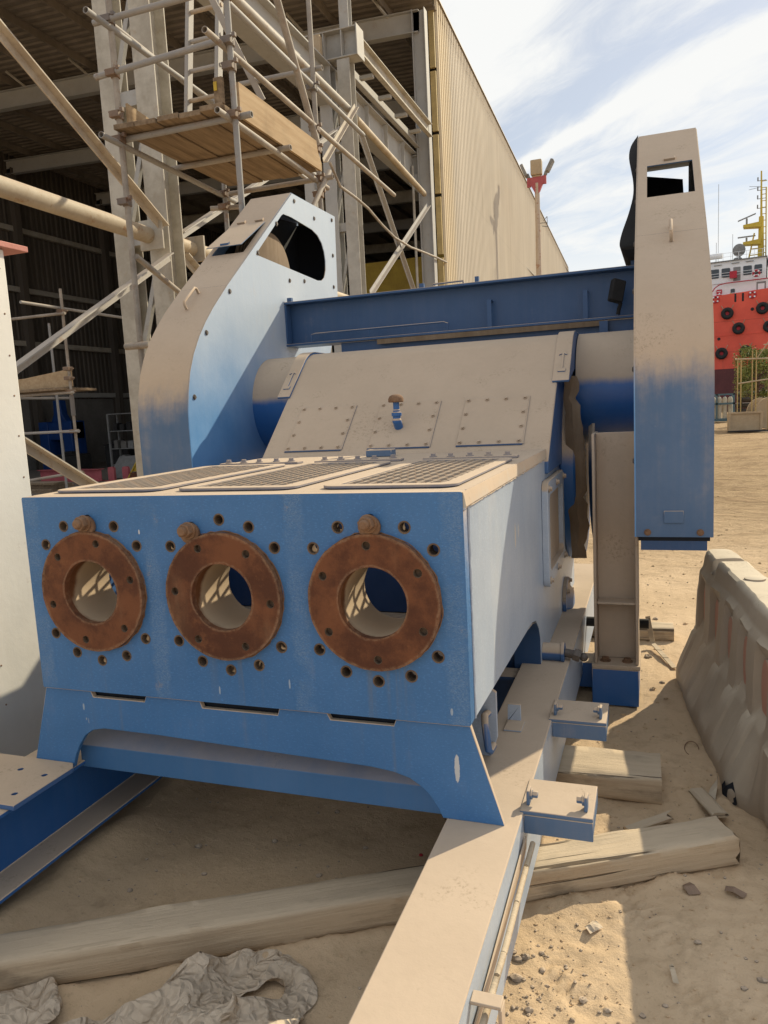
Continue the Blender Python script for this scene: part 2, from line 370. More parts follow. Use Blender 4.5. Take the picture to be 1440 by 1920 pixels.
# hall cladding
def clad(name, a, b, yellow=None):
    t = NT(name); n = t.noise(.9, 6, .6, t.vscale((1, 1, .35))); s = t.noise(1, 6, .65, t.vscale((3, 3, .12))); f = t.noise(9, 5, .7)
    c = t.mix(t.rng(t.math('ADD', t.math('MULTIPLY', n, .5), t.math('MULTIPLY', s, .5)), .36, .64), b, a)
    if yellow:
        y = t.sep(t.pos)[1]; c = t.mix(t.rng(y, 19.2, 19.9, 1, 0), c, yellow)
        st = t.noise(.55, 5, .6, t.vscale((1, 1, .5))); yy = t.math('ABSOLUTE', t.math('SUBTRACT', y, 24.6)); zz = t.math('ABSOLUTE', t.math('SUBTRACT', t.sep(t.pos)[2], 6.3))
        d = t.math('ADD', t.math('MULTIPLY', yy, .9), t.math('MULTIPLY', zz, .55)); d = t.math('ADD', d, t.math('MULTIPLY', t.noise(2.5, 5, .7), 1.4))
        c = t.mix(t.rng(d, 1.0, 2.0, .0, 0), c, (.2, .17, .14))
    if yellow:
        s3 = t.sep(t.pos); cell = t.node('ShaderNodeTexWhiteNoise', noise_dimensions='1D'); t.L(t.math('FLOOR', t.math('MULTIPLY', s3[1], 1.0)), cell.inputs['W'])
        c = t.mix(t.rng(cell.outputs['Value'], 0, 1, 0, .22, False), c, tuple(q*.72 for q in b))
        for zl in (3.6, 7.2):
            c = t.mix(t.rng(t.math('ABSOLUTE', t.math('SUBTRACT', s3[2], zl)), .01, .04, .1, 0), c, tuple(q*.6 for q in b))
        c = t.mix(t.rng(s3[2], 10.2, 10.9, 0, .3), c, (.25, .18, .11)); c = t.mix(t.rng(t.noise(1, 6, .7, t.vscale((3.5, 3.5, .08))), .58, .72, 0, .35), c, (.27, .2, .13))
    c = t.mix(t.rng(f, .6, .75, 0, .2), c, tuple(q*.6 for q in b))
    return t.out(c, .75, 0, t.bump(f, .1, .01), .3)
M['clad'] = clad('beige wall cladding', (.62, .56, .465), (.54, .485, .40), (.63, .53, .37))
def sleeve_mat():
    t = NT('bore sleeve'); n = t.noise(9, 7, .7); f = t.noise(60, 4, .6); s = t.sep(t.pos)
    c = t.mix(t.rng(n, .3, .7), (.11, .045, .022), (.19, .082, .036))
    d = t.math('ADD', t.rng(s[1], 1.985, 2.06), t.math('MULTIPLY', t.math('SUBTRACT', n, .5), .8))
    d = t.math('ADD', d, t.rng(t.sep(t.nor)[2], -.2, .7, 0, .6))
    c = t.mix(t.rng(d, .3, .8), c, (.46, .36, .25))
    return t.out(c, .92, 0, t.bump(t.math('ADD', n, t.math('MULTIPLY', f, .3)), .3, .004), .2)
M['sleeve'] = sleeve_mat()
M['hole'] = plain('dusty hole', (.20, .145, .10), (.11, .075, .05), 40, .95)
M['trim'] = plain('yellow trim', (.52, .39, .17), None, 3, .7)
M['roof'] = clad('dusty roof sheet', (.26, .225, .19), (.18, .155, .13))
M['dwall'] = clad('dark wall sheet', (.12, .103, .086), (.078, .068, .058))
M['blockwall'] = plain('dirty plaster wall', (.20, .19, .175), None, 1.2, .9)
M['slab'] = plain('concrete floor', (.30, .265, .225), (.24, .21, .18), 2, .9, 0, .1)
M['yellow'] = plain('yellow enamel', (.52, .36, .03), (.40, .26, .02), 3, .55)
M['machblue'] = plain('press blue', (.008, .05, .21), None, 3, .5)
M['dark'] = plain('dark clutter', (.035, .034, .034), (.015, .015, .016), 4, .8)
M['grey'] = plain('mid grey steel', (.26, .26, .255), None, 6, .6)
M['white'] = plain('ship white', (.86, .87, .88), (.78, .79, .80), .6, .5, 0, .02, .01, ((.62, .52, .42), .64, .4))
M['orange'] = plain('hull orange', (.88, .14, .075), (.76, .115, .06), .5, .55, 0, .04, .05, ((.55, .14, .08), .6, .55))
def hull_mat():
    t = NT('hull red orange'); n = t.noise(.5, 6, .6); s = t.noise(1, 6, .7, t.vscale((1.6, 1.6, .14))); f = t.noise(3, 6, .7); g = t.sep(t.pos)
    c = t.mix(t.rng(n, .3, .7), (.70, .095, .06), (.84, .125, .075)); c = t.mix(t.rng(s, .55, .72, 0, .5), c, (.40, .085, .06)); c = t.mix(t.rng(f, .6, .75, 0, .35), c, (.75, .30, .22))
    for zl in (5.4, 8.4): c = t.mix(t.rng(t.math('ABSOLUTE', t.math('SUBTRACT', g[2], zl)), .01, .05, .5, 0), c, (.35, .06, .04))
    return t.out(c, .6, 0, t.bump(n, .2, .1), .3)
M['orange'] = hull_mat()
M['boot'] = plain('antifouling dark red', (.15, .042, .04), (.10, .03, .03), .5, .7, 0, .04)
M['redgear'] = plain('red gear', (.55, .03, .05), None, 3, .6)
M['glass'] = plain('dark glass', (.035, .045, .055), None, 1, .12, 0, 0, .001, None, .6)
M['mastyellow'] = plain('mast yellow', (.62, .46, .06), (.52, .36, .04), 1.5, .6)
M['tyre'] = plain('tyre rubber', (.03, .03, .03), (.02, .02, .02), 4, .85)
M['plastic'] = dusty('dusty white plastic', (.40, .325, .245), lo=.1, hi=.8, haze=.4, hazecol=(.36, .28, .2), rough=.6, dust=(.60, .52, .40), dust2=(.5, .42, .31))
M['plasticred'] = dusty('dusty red plastic', (.48, .20, .13), lo=.3, hi=.8, haze=.35, hazecol=(.45, .35, .27), rough=.7)
M['sheetcloth'] = plain('dusty paper sheet', (.56, .47, .365), (.48, .395, .30), 9, .92, 0, .3, .006)
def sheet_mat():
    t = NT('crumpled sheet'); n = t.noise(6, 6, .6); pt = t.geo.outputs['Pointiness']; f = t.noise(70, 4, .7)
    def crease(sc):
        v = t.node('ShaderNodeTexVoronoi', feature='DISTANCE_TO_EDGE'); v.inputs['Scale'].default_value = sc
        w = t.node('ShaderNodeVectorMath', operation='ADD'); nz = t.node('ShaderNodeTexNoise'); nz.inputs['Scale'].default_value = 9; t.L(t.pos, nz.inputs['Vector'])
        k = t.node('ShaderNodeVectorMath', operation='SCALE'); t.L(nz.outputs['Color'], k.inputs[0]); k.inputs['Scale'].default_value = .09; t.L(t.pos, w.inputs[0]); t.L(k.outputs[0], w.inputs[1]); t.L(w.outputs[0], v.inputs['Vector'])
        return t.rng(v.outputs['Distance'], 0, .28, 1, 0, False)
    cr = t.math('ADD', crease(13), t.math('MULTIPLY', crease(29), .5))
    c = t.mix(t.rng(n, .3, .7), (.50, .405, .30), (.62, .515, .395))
    c = t.mix(t.rng(pt, .40, .5, .5, 0), c, (.27, .20, .14)); c = t.mix(t.rng(pt, .52, .62, 0, .4), c, (.68, .59, .47))  # shade in the creases and light on the ridges mixed into the colour
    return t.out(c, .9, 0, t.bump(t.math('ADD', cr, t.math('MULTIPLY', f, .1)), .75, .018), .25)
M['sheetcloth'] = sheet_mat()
M['bark'] = plain('bark', (.14, .10, .07), None, 8, .9)
def leaf_mat():
    t = NT('leaves'); oi = t.noise(3.5, 3, .6); c = t.mix(t.rng(oi, .3, .7), (.09, .13, .03), (.29, .31, .10)); return t.out(c, .7, 0, None, .3)
M['leaf'] = leaf_mat()
M['skip'] = plain('tan painted steel', (.46, .37, .25), (.37, .285, .19), 2, .8)
M['cyl'] = plain('cream gas cylinder', (.58, .53, .42), None, 4, .6)
M['teal'] = plain('blue green rack', (.10, .17, .21), None, 4, .7)
M['darkpipe'] = plain('dark pipe', (.10, .085, .075), (.06, .05, .045), 3, .6)
def sand_mat():
    t = NT('sand'); n = t.noise(.7, 6, .65); m = t.noise(6, 8, .68); f = t.noise(55, 6, .75); g = t.noise(240, 3, .7)
    trk = t.noise(1.0, 9, .72, t.vscale((1, 1.1, 1), None, (0, 0, .18)), 1.2)
    c = t.mix(t.rng(n, .3, .7), (.535, .395, .25), (.65, .49, .325))
    c = t.mix(t.rng(m, .5, .72, 0, .5), c, (.34, .245, .15))
    c = t.mix(t.rng(f, .54, .72, 0, .4), c, (.24, .18, .12))
    c = t.mix(t.rng(f, .30, .44, .35, 0), c, (.56, .45, .31))
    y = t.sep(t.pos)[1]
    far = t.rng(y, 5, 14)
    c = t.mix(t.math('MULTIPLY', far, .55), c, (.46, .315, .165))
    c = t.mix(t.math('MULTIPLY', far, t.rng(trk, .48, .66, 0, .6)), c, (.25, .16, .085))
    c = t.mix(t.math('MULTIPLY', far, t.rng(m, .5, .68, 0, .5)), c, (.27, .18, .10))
    h = t.math('ADD', t.math('MULTIPLY', m, 1.0), t.math('ADD', t.math('MULTIPLY', f, .35), t.math('MULTIPLY', g, .12)))
    nb = t.bump(h, .55, .03)
    nb = t.bump(t.math('MULTIPLY', t.math('ADD', trk, t.math('MULTIPLY', m, .3)), far), .9, .35, nb)
    return t.out(c, .95, 0, nb, .15)
M['sand'] = sand_mat()
M['water'] = plain('harbour water', (.05, .09, .10), None, .5, .15)
M['quay'] = plain('quay concrete', (.36, .32, .27), None, 1, .9)
# ================================================================== the pump
XL, XR = -2.015, -.485
pump = thing('slurry_pump', 'big dusty blue triplex pump on a steel skid with three rusty bore flanges', 'pump', (-1.25, 3.6, 0))
bores = [(-1.748, 1.05, 76, 90), (-1.252, 1.05, 115, 115), (-.757, 1.05, 93, 90)]
# ---- front plate
holes = []
for cx, cz, a0, st in bores:
    holes.append(circle(cx, cz, .1145, 48))
    for base in (90, -90):
        for k in (-50, -25, 0, 25, 50):
            a = rad(base+k); holes.append(circle(cx+.24*math.cos(a), cz+.24*math.sin(a), .0165, 18))
b = MB().holed(rrect(XL, XR, .696, 1.366, .006, 2), holes, lambda u, v, w: (u, 1.99+w, v), .05)
front = build('front_plate', b, M['front'], pump, smooth=30)
for cx, cz, a0, st in bores:
    hs = [circle(cx, cz, .1055, 40)] + [circle(cx+.168*math.cos(rad(a0+60*k)), cz+.168*math.sin(rad(a0+60*k)), .0135, 14) for k in range(6)]
    fl = build('bore_flange', MB().holed(circle(cx, cz, .2015, 90, .004), hs, lambda u, v, w: (u, 1.968+w, v), .0218), M['rust'], pump, smooth=30)
    build('bore_sleeve', MB().pipe((cx, 1.9905, cz), (cx, 2.19, cz), .114, .1062, 48), M['sleeve'], fl)
    for k in range(6):
        hx, hz_ = cx+.168*math.cos(rad(a0+60*k)), cz+.168*math.sin(rad(a0+60*k))
        build('tapped_hole', MB().pipe((hx, 1.9695, hz_), (hx, 1.9893, hz_), .0134, .0122, 14).tube((hx, 1.9885, hz_), (hx, 1.9896, hz_), .0122, 14), M['hole'], fl)
    # caulk of dust and weld round the flange
    ring = MB(); pts = []
    for i in range(80):
        a = 2*math.pi*i/80; q = .2025 + random.uniform(-.0015, .003); pts.append((cx+q*math.cos(a), 1.9885, cz+q*math.sin(a)))
    ring.path(pts + pts[:1], [random.uniform(.001, .0028) for _ in range(81)], 5)
    build('flange_weld', ring, M['rustdust'], fl)
    sx, sz = cx+.24*math.cos(rad(st)), cz+.236*math.sin(rad(st)) - .004
    n = MB().lathe([(0, 0), (.032, 0), (.0335, .004), (.0335, .014), (.030, .017), (0, .017)], (sx, 1.9895, sz-.012), (0, -1, 0), 28)
    n.lathe([(0, 0), (.028, 0), (.028, .004), (.025, .007), (0, .007)], (sx, 1.9725, sz-.002), (0, -1, 0), 24)
    n.tube((sx, 1.967, sz), (sx, 1.944, sz), .0235, 6); n.lathe([(.015, 0), (.015, .010), (.011, .015), (0, .0155)], (sx, 1.945, sz), (0, -1, 0), 16)
    build('stud_nut', n, M['rustdust'], fl, bevel=.0025)
hm_ = MB().pipe((0, -.0012, 0), (0, .048, 0), .0164, .0148, 18)
hm_.pipe((0, -.0008, 0), (0, .0004, 0), .0192, .0150, 18)
h0 = None
for cx, cz, _, st in bores:
    for base in (90, -90):
        for k in (-50, -25, 0, 25, 50):
            if base+k == st: continue
            a = rad(base+k); q = V((cx+.24*math.cos(a), 1.99, cz+.24*math.sin(a)))
            if h0 is None: h0 = build('bolt_hole', hm_, M['hole'], front, origin=(0, 0, 0)); o = h0
            else: o = bpy.data.objects.new('bolt_hole', h0.data); COL.objects.link(o); o.parent = front
            o.location = q - WO[front.name]
# ---- chamber seen through the bores
build('chamber_bulkhead', MB().box(XL+.021, XR-.021, 3.031, 3.05, .72, 1.345), M['bulk'], pump)
# ---- top plate, gratings, hinge strips
gx = [(-1.975, -1.545), (-1.475, -1.045), (-.955, -.528)]
oh = [[(a+.03, 2.125), (c-.03, 2.125), (c-.03, 3.03), (a+.03, 3.03)] for a, c in gx]
top = build('top_plate', MB().holed([(XL, 2.041), (XR, 2.041), (XR, 3.74), (XL, 3.74)], oh, lambda u, v, w: (u, v, 1.346+w), .02), M['body'], pump)
for a, c in gx:
    f = MB().holed(rrect(a, c, 2.085, 3.075, .05, 5), [rrect(a+.045, c-.045, 2.135, 3.025, .015, 3)], lambda u, v, w: (u, v, 1.3685+w), .009)
    g = build('grating_cover', f, M['capdust'], pump, bevel=.002)
    m = MB(); x0, x1 = a+.04, c-.04; ns = 9; px = (x1-x0)/ns; y0, y1 = 2.13, 3.03; ny = 22; dy = (y1-y0)/ny
    for k in range(ns):
        for i in range(ny):
            s0 = 1 if (i+k) % 2 else -1
            p0 = (x0+(k+.5)*px + s0*px*.46, y0+i*dy, 1.371+(.003 if s0 > 0 else -.003)); p1 = (x0+(k+.5)*px - s0*px*.46, y0+(i+1)*dy, 1.371-(.003 if s0 > 0 else -.003))
            m.bar(p0, p1, .0085, .008)
    build('expanded_mesh', m, M['meshdust'], g, smooth=0)
    h = MB().box(a+.01, c-.005, 3.17, 3.235, 1.3665, 1.378)
    hs = build('hinge_strip', h, M['capdust'], pump, bevel=.002)
    bolts([(a+.05+i*(c-a-.1)/4, 3.2+random.uniform(-.012, .012), 1.378) for i in range(5)], (0, 0, 1), M['capdust'], hs, .012, .016)
build('lifting_block', MB().box(-1.335, -1.20, 3.5, 3.57, 1.3665, 1.402), M['guard'], pump, bevel=.004)
# ---- box sides, rim strips
side = [(2.041, .697), (3.16, .66), (3.27, .635), (3.345, .585), (3.388, .52), (3.392, .34), (5.0, .34), (5.0, 1.955), (4.49, 1.95), (4.33, 1.88), (3.74, 1.36), (3.74, 1.345), (2.041, 1.345)]
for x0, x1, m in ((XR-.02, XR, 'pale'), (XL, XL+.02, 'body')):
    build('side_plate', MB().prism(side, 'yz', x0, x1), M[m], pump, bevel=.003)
build('rim_strip', MB().prism([(XR+.0005, 1.366), (XR+.004, 1.355), (XR+.009, 1.325), (XR+.0005, 1.320)], 'xz', 1.992, 3.72), dusty('rim paint', (.45, .46, .44), lo=.0, hi=.25, haze=.35, hazecol=(.62, .52, .36), chips=.6, rust=.2), pump)
wl = MB(); wl.path([(XR+.002, 1.992+i*.02, 1.319+random.uniform(-.002, .002)) for i in range(87)], [random.uniform(.003, .0055) for _ in range(87)], 6)
wl.path([(XR+.001, 2.043+random.uniform(-.0015, .0015), .70+i*.0155) for i in range(41)], [random.uniform(.003, .006) for _ in range(41)], 6)
build('weld_bead', wl, M['pale'], pump)
# arch lip and dark underside
ap = [(3.05, .664), (3.16, .655), (3.265, .63), (3.335, .582), (3.375, .52), (3.378, .345)]
b = MB(); n = len(ap)
b.add([(XR+.001, y, z) for y, z in ap] + [(XR-.12, y, z) for y, z in ap], [(i, i+1, n+i+1, n+i) for i in range(n-1)])
build('arch_lip', b, M['deep'], pump)
build('box_floor', MB().box(XL+.021, XR-.021, 2.042, 3.4, .70, .715), M['dusted'], pump)
build('slot_dark_plate', MB().box(-1.95, -.60, 2.27, 2.285, .42, .699), M['inside'], pump)  # near-black plate added under the box to darken the skirt slots
build('crankcase', MB().box(XL+.022, XR-.022, 3.42, 4.98, .345, 1.34), M['deep'], pump)
# ---- hood
def slope(x, s, h=0): return (x, 3.69+.7533*s-.6577*h, 1.34+.6577*s+.7533*h)
hood = [(3.69-.03, 1.34-.026), (4.33, 1.8995)] + arc(4.508, 1.697, .27, 131, 90, 12)[1:] + [(5.0, 1.967), (5.0, 1.25), (3.66, 1.25)]
hd = build('hood', MB().prism(hood, 'yz', XL-.018, XR+.018), M['body'], pump, bevel=.006, smooth=30)
for x0, x1 in ((-1.905, -1.572), (-1.42, -1.08), (-.938, -.602)):
    c = MB(); s0, s1, t = .078, .432, .007
    P = [slope(x0, s0, .001), slope(x1, s0, .001), slope(x1, s1, .001), slope(x0, s1, .001), slope(x0, s0, t), slope(x1, s0, t), slope(x1, s1, t), slope(x0, s1, t)]
    c.add(P, [(0,3,2,1),(4,5,6,7),(0,1,5,4),(1,2,6,5),(2,3,7,6),(3,0,4,7)])
    cv = build('inspection_cover', c, M['body'], pump, bevel=.002)
    bp = [slope(x0+.018+i*(x1-x0-.036)/3, s, t) for i in range(4) for s in (s0+.018, s1-.018)]
    bp += [slope(x, s0+.018+i*(s1-s0-.036)/3, t) for i in (1, 2) for x in (x0+.018, x1-.018)]
    bolts(bp, (0, -.6577, .7533), M['dusted'], cv, .0075, .012)
    e = MB(); e.bar(slope(x0, s0-.003, .003), slope(x1, s0-.003, .003), .006, .005); e.bar(slope(x1+.003, s0, .003), slope(x1+.003, s1, .003), .006, .004)
    build('cover_gasket', e, M['deep'], cv)
# breather
br = MB(); b0 = V(slope(-1.275, .235, 0)); b1 = V(slope(-1.275, .235, .05)); vb = b1 + V((0, -.006, 0))
br.tube(b0, b1, .024, 16); br.ball(b1, .025, 14, 10); br.lathe([(0, 0), (.021, 0), (.021, .03), (.027, .031), (.027, .05), (.0185, .052), (.0185, .062), (.0165, .064), (.0165, .115), (0, .115)], b1 + V((0, 0, -.005)), (0, 0, 1), 20)
bro = build('breather', br, M['drum'], pump, bevel=.0015)
q = b1+V((0,0,.098))
build('breather_cap', MB().lathe([(.036, 0), (.041, .004), (.041, .018), (.034, .032), (.02, .040), (0, .042)], q, (0, 0, 1), 24), M['rustdust'], bro)
# saddle bands with raised arrow marks
def band(x0, x1, ax):
    o = .014
    ho = [slope(0, .53, 0)[1:], slope(0, .53, o)[1:], slope(0, .85, o)[1:]] + arc(4.508, 1.697, .27+o, 131, 90, 10)[1:] + [(4.98, 1.697+.27+o), (4.98, 1.9)]
    bd = build('saddle_band', MB().prism(ho, 'yz', x0, x1), M['body'], pump, bevel=.003)
    m = MB(); w = .009
    def ap(pts):
        m.add([slope(ax+u, s, o) for u, s in pts] + [slope(ax+u, s, o+.006) for u, s in pts], [(i, (i+1) % len(pts), len(pts)+(i+1) % len(pts), len(pts)+i) for i in range(len(pts))] + [tuple(range(len(pts), 2*len(pts)))])
    ap([(-.005, .62), (.005, .62), (.005, .745), (.022, .735), (0, .785), (-.022, .735), (-.005, .745)])
    ap([(-.02, .598), (.02, .598), (.02, .622), (-.02, .622)])
    build('arrow_mark', m, M['body'], bd)
band(-.492, -.405, -.448); band(-2.10, -2.02, -2.06)
# drums
for x0, x1 in ((-.405, -.07), (-2.44, -2.10)):
    build('drive_drum', MB().lathe([(.30, 0), (.32, .006), (.32, x1-x0-.004), (.31, x1-x0)], (x0, 4.7, 1.655), (1, 0, 0), 72), M['drum'], pump, smooth=30)
    build('drum_gap_ring', MB().lathe([(.285, 0), (.285, .05)], (x0-.03, 4.7, 1.655), (1, 0, 0), 48), M['inside'], pump)  # near-black ring stands in for the shade in the gap beside the drum
# gear casing on the right
gc = build('gear_casing', MB().lathe([(0, 0), (.60, 0), (.61, .01), (.61, .075), (.60, .085), (0, .085)], (XR+.001, 4.86, 1.22), (1, 0, 0), 72), M['drum'], pump, smooth=30)
vs = []; nn = 26
for i in range(nn+1):
    z = 1.72-i*1.02/nn; q = .5+.5*math.sin(i/nn*math.pi)
    a = -.452+.012*NZ.noise(V((i*.5, 1, 0))) + .018*(i/nn); c = -.405+.05*q+.02*NZ.noise(V((i*.45, 5, 0))) - (.02 if i % 7 == 3 else 0) + .03*(i/nn)
    vs += [(a, 4.235+.1*(i/nn)+.01*math.sin(i*.6), z), ((a+c)/2, 4.215+.1*(i/nn)+.014*math.sin(i*.5+1), z+.004), (c, 4.235+.1*(i/nn)+.012*math.sin(i*.8), z)]
build('hanging_strip', MB().add(vs, [(3*i+k, 3*i+k+1, 3*i+k+4, 3*i+k+3) for i in range(nn) for k in (0, 1)]), M['gear'], pump)
build('brake_disc', MB().lathe([(0, 0), (.50, 0), (.52, .02), (.52, .035), (0, .035)], (XR+.147, 4.9, 1.2), (1, 0, 0), 60), M['deep'], pump, smooth=30)
# inspection window on the right side
yz = lambda u, v, w: (XR+.0005+w, u, v)
wf = build('window_frame', MB().holed(rrect(3.52, 4.2, .72, 1.225, .05, 4), [rrect(3.585, 4.14, .79, 1.155, .04, 4)], yz, .03), M['pale'], pump, bevel=.004)
build('window_panel', MB().prism(rrect(3.58, 4.145, .785, 1.16, .04, 4), 'yz', XR+.001, XR+.006), M['dusted'], wf)
bolts([(XR+.031, y, z) for y, z in ((3.553, 1.19), (4.168, 1.19), (3.553, .755), (4.168, .755), (3.86, .755), (3.86, 1.19))], (1, 0, 0), M['dusted'], wf, .012, .016)
bc = build('bearing_cover', MB().lathe([(.14, 0), (.14, .02), (.10, .024), (.06, .05), (0, .05)], (XR+.001, 4.42, .43), (1, 0, 0), 36), M['body'], pump)
bolts([(XR+.021, 4.42+.12*math.cos(rad(60*k+20)), .43+.12*math.sin(rad(60*k+20))) for k in range(6)], (1, 0, 0), M['dusted'], bc, .012, .02)
sh = MB().tube((XR+.03, 4.4, .315), (-.02, 4.4, .315), .028, 16); sh.tube((XR+.05, 4.4, .315), (XR+.09, 4.4, .315), .042, 16); sh.bolt((XR+.07, 4.37, .355), (0, -.3, 1), .014, .03)
build('drain_shaft', sh, M['black'], pump)
dv = MB().tube((XR, 3.46, .435), (-.40, 3.46, .435), .042, 20); dv.tube((-.40, 3.46, .435), (-.385, 3.46, .435), .048, 20)
dvo = build('drain_stub', dv, M['body'], pump, bevel=.002)
nv = MB().tube((-.385, 3.46, .435), (-.33, 3.46, .425), .02, 12); nv.tube((-.345, 3.46, .43), (-.315, 3.46, .42), .03, 6); nv.ball((-.30, 3.46, .417), .02, 10, 8)
build('grease_valve', nv, M['steel'], dvo)
# ---- skirt and lower cross channel
sk = [(-2.103, .4), (-2.014, .692), (-1.82, .692), (-1.812, .672), (-1.602, .672), (-1.595, .692), (-1.385, .692), (-1.377, .67), (-1.105, .67), (-1.098, .692), (-.935, .692), (-.925, .672), (-.722, .672), (-.714, .692), (-.49, .692), (-.402, .4), (-.583, .4), (-.597, .43), (-.618, .463), (-.645, .49), (-.68, .512), (-.73, .526), (-.80, .534), (-1.156, .545), (-1.556, .558), (-1.78, .56), (-1.83, .55), (-1.865, .527), (-1.893, .49), (-1.915, .45), (-1.933, .4)]
build('skirt_plate', MB().prism(sk, 'xz', 2.0, 2.018), M['front'], pump, bevel=.002)
build('slot_dark_strip', MB().box(-1.96, -.50, 2.024, 2.03, .635, .694), M['inside'], pump)  # dark strip added so the slots look shaded
build('cross_channel', MB().prism([(2.06, .375), (2.06, .458), (2.068, .463), (2.25, .58), (2.25, .375)], 'yz', -1.95, -.575), M['channel'], pump, bevel=.002)
# ---- skid
rb = MB()
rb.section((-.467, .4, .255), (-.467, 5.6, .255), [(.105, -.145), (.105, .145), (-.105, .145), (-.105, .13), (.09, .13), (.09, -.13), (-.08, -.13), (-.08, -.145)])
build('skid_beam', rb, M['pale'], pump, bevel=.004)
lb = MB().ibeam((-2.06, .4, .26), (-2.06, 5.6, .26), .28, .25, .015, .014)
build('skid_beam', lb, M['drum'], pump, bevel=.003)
for y in (3.3, 4.75): build('cross_tie', MB().ibeam((-1.95, y, .26), (-.575, y, .26), .24, .12), M['deep'], pump)
tl = MB().holed([(-2.45, 1.705), (-1.905, 1.705), (-1.905, 1.97), (-1.93, 1.998), (-2.45, 1.998)], [circle(x, y, .0105, 12) for x, y in ((-2.085, 1.915), (-1.965, 1.9), (-1.965, 1.77), (-2.2, 1.77), (-2.2, 1.91))], lambda u, v, w: (u, v, .4015+w), .018)
build('mounting_tab', tl, M['body'], pump, bevel=.002)
for y0, y1 in ((2.088, 2.285), (2.765, 2.96)):
    t = MB().box(-.372, -.163, y0, y1, .393, .406); t.box(-.361, -.163, y0, y0+.012, .334, .3925); t.box(-.175, -.163, y0+.0125, y1, .346, .3925)
    tb = build('mounting_tab', t, M['guard'], pump, bevel=.002)
    for x, s in ((-.352, 1), (-.185, -1)):
        l = MB(); l.box(x-.005, x+.005, y0+.03, y0+.065, .4065, .452); l.bolt((x+.005*s, y0+.047, .435), (s, 0, 0), .011, .022)
        build('jack_lug', l, M['guard'], tb, bevel=.002)
g = MB().prism([(-.60, .4005), (-.525, .4005), (-.50, .47), (-.50, .63), (-.515, .64), (-.60, .52)], 'xz', 2.42, 2.435)
build('gusset_plate', g, M['pale'], pump, bevel=.002)
h = MB().path([(-.53, 2.42, .555), (-.53, 2.37, .565), (-.525, 2.345, .55), (-.515, 2.34, .46), (-.515, 2.365, .445), (-.515, 2.42, .442)], .0125, 10)
build('grab_handle', h, M['body'], pump)
build('cable_bracket', MB().box(-.52, -.47, 2.72, 2.73, .4005, .47).box(-.52, -.455, 2.63, 2.72, .4005, .408), M['pale'], pump, bevel=.002)
# conduit lying along the outer face of the right beam
cd = MB().path([(-.335, 2.08, .31), (-.338, 1.9, .30), (-.328, 1.6, .335), (-.332, 1.3, .34), (-.345, .7, .30)], .008, 10)
cdo = build('conduit', cd, M['timber2'], pump)
build('conduit_clip', MB().box(-.361, -.296, 1.375, 1.41, .365, .373).box(-.302, -.294, 1.375, 1.41, .315, .365), M['dusted'], cdo, bevel=.002)
build('web_strip', MB().obox((-.3555, 1.7, .30), (0, .38, .012), (.002, 0, 0), (0, .002, .018)), M['dusted'], pump)
# ---- pedestals carrying the belt guards
for mx in (0, 1):
    X = (lambda x: x) if not mx else (lambda x: -2.51-x)
    PT = 1.15 if mx else 1.42
    p = MB()
    p.box(*sorted((X(-.287), X(-.273))), 3.95, 4.22, .222, PT); p.box(*sorted((X(-.082), X(-.068))), 3.95, 4.22, .222, PT)
    p.box(*sorted((X(-.2725), X(-.0825))), 4.06, 4.074, .222, PT); p.box(*sorted((X(-.2725), X(-.0825))), 3.965, 4.0595, .535, .548)
    p.box(*sorted((X(-.30), X(-.06))), 3.93, 4.24, .2, .2215)
    po = build('pedestal', p, M['dusted'], pump, bevel=.003)
    bolts([(X(x), 4.0, .2215) for x in (-.235, -.125)], (0, 0, 1), M['rustdust'], po, .019, .02)
    build('pedestal_base', MB().box(*sorted((X(-.30), X(-.068))), 3.93, 4.3, .005, .2), M['drum'], pump, bevel=.003)
    build('outrigger', MB().box(*sorted((X(-.5), X(-.3005))), 4.1, 4.28, .03, .17), M['drum'], pump, bevel=.003)
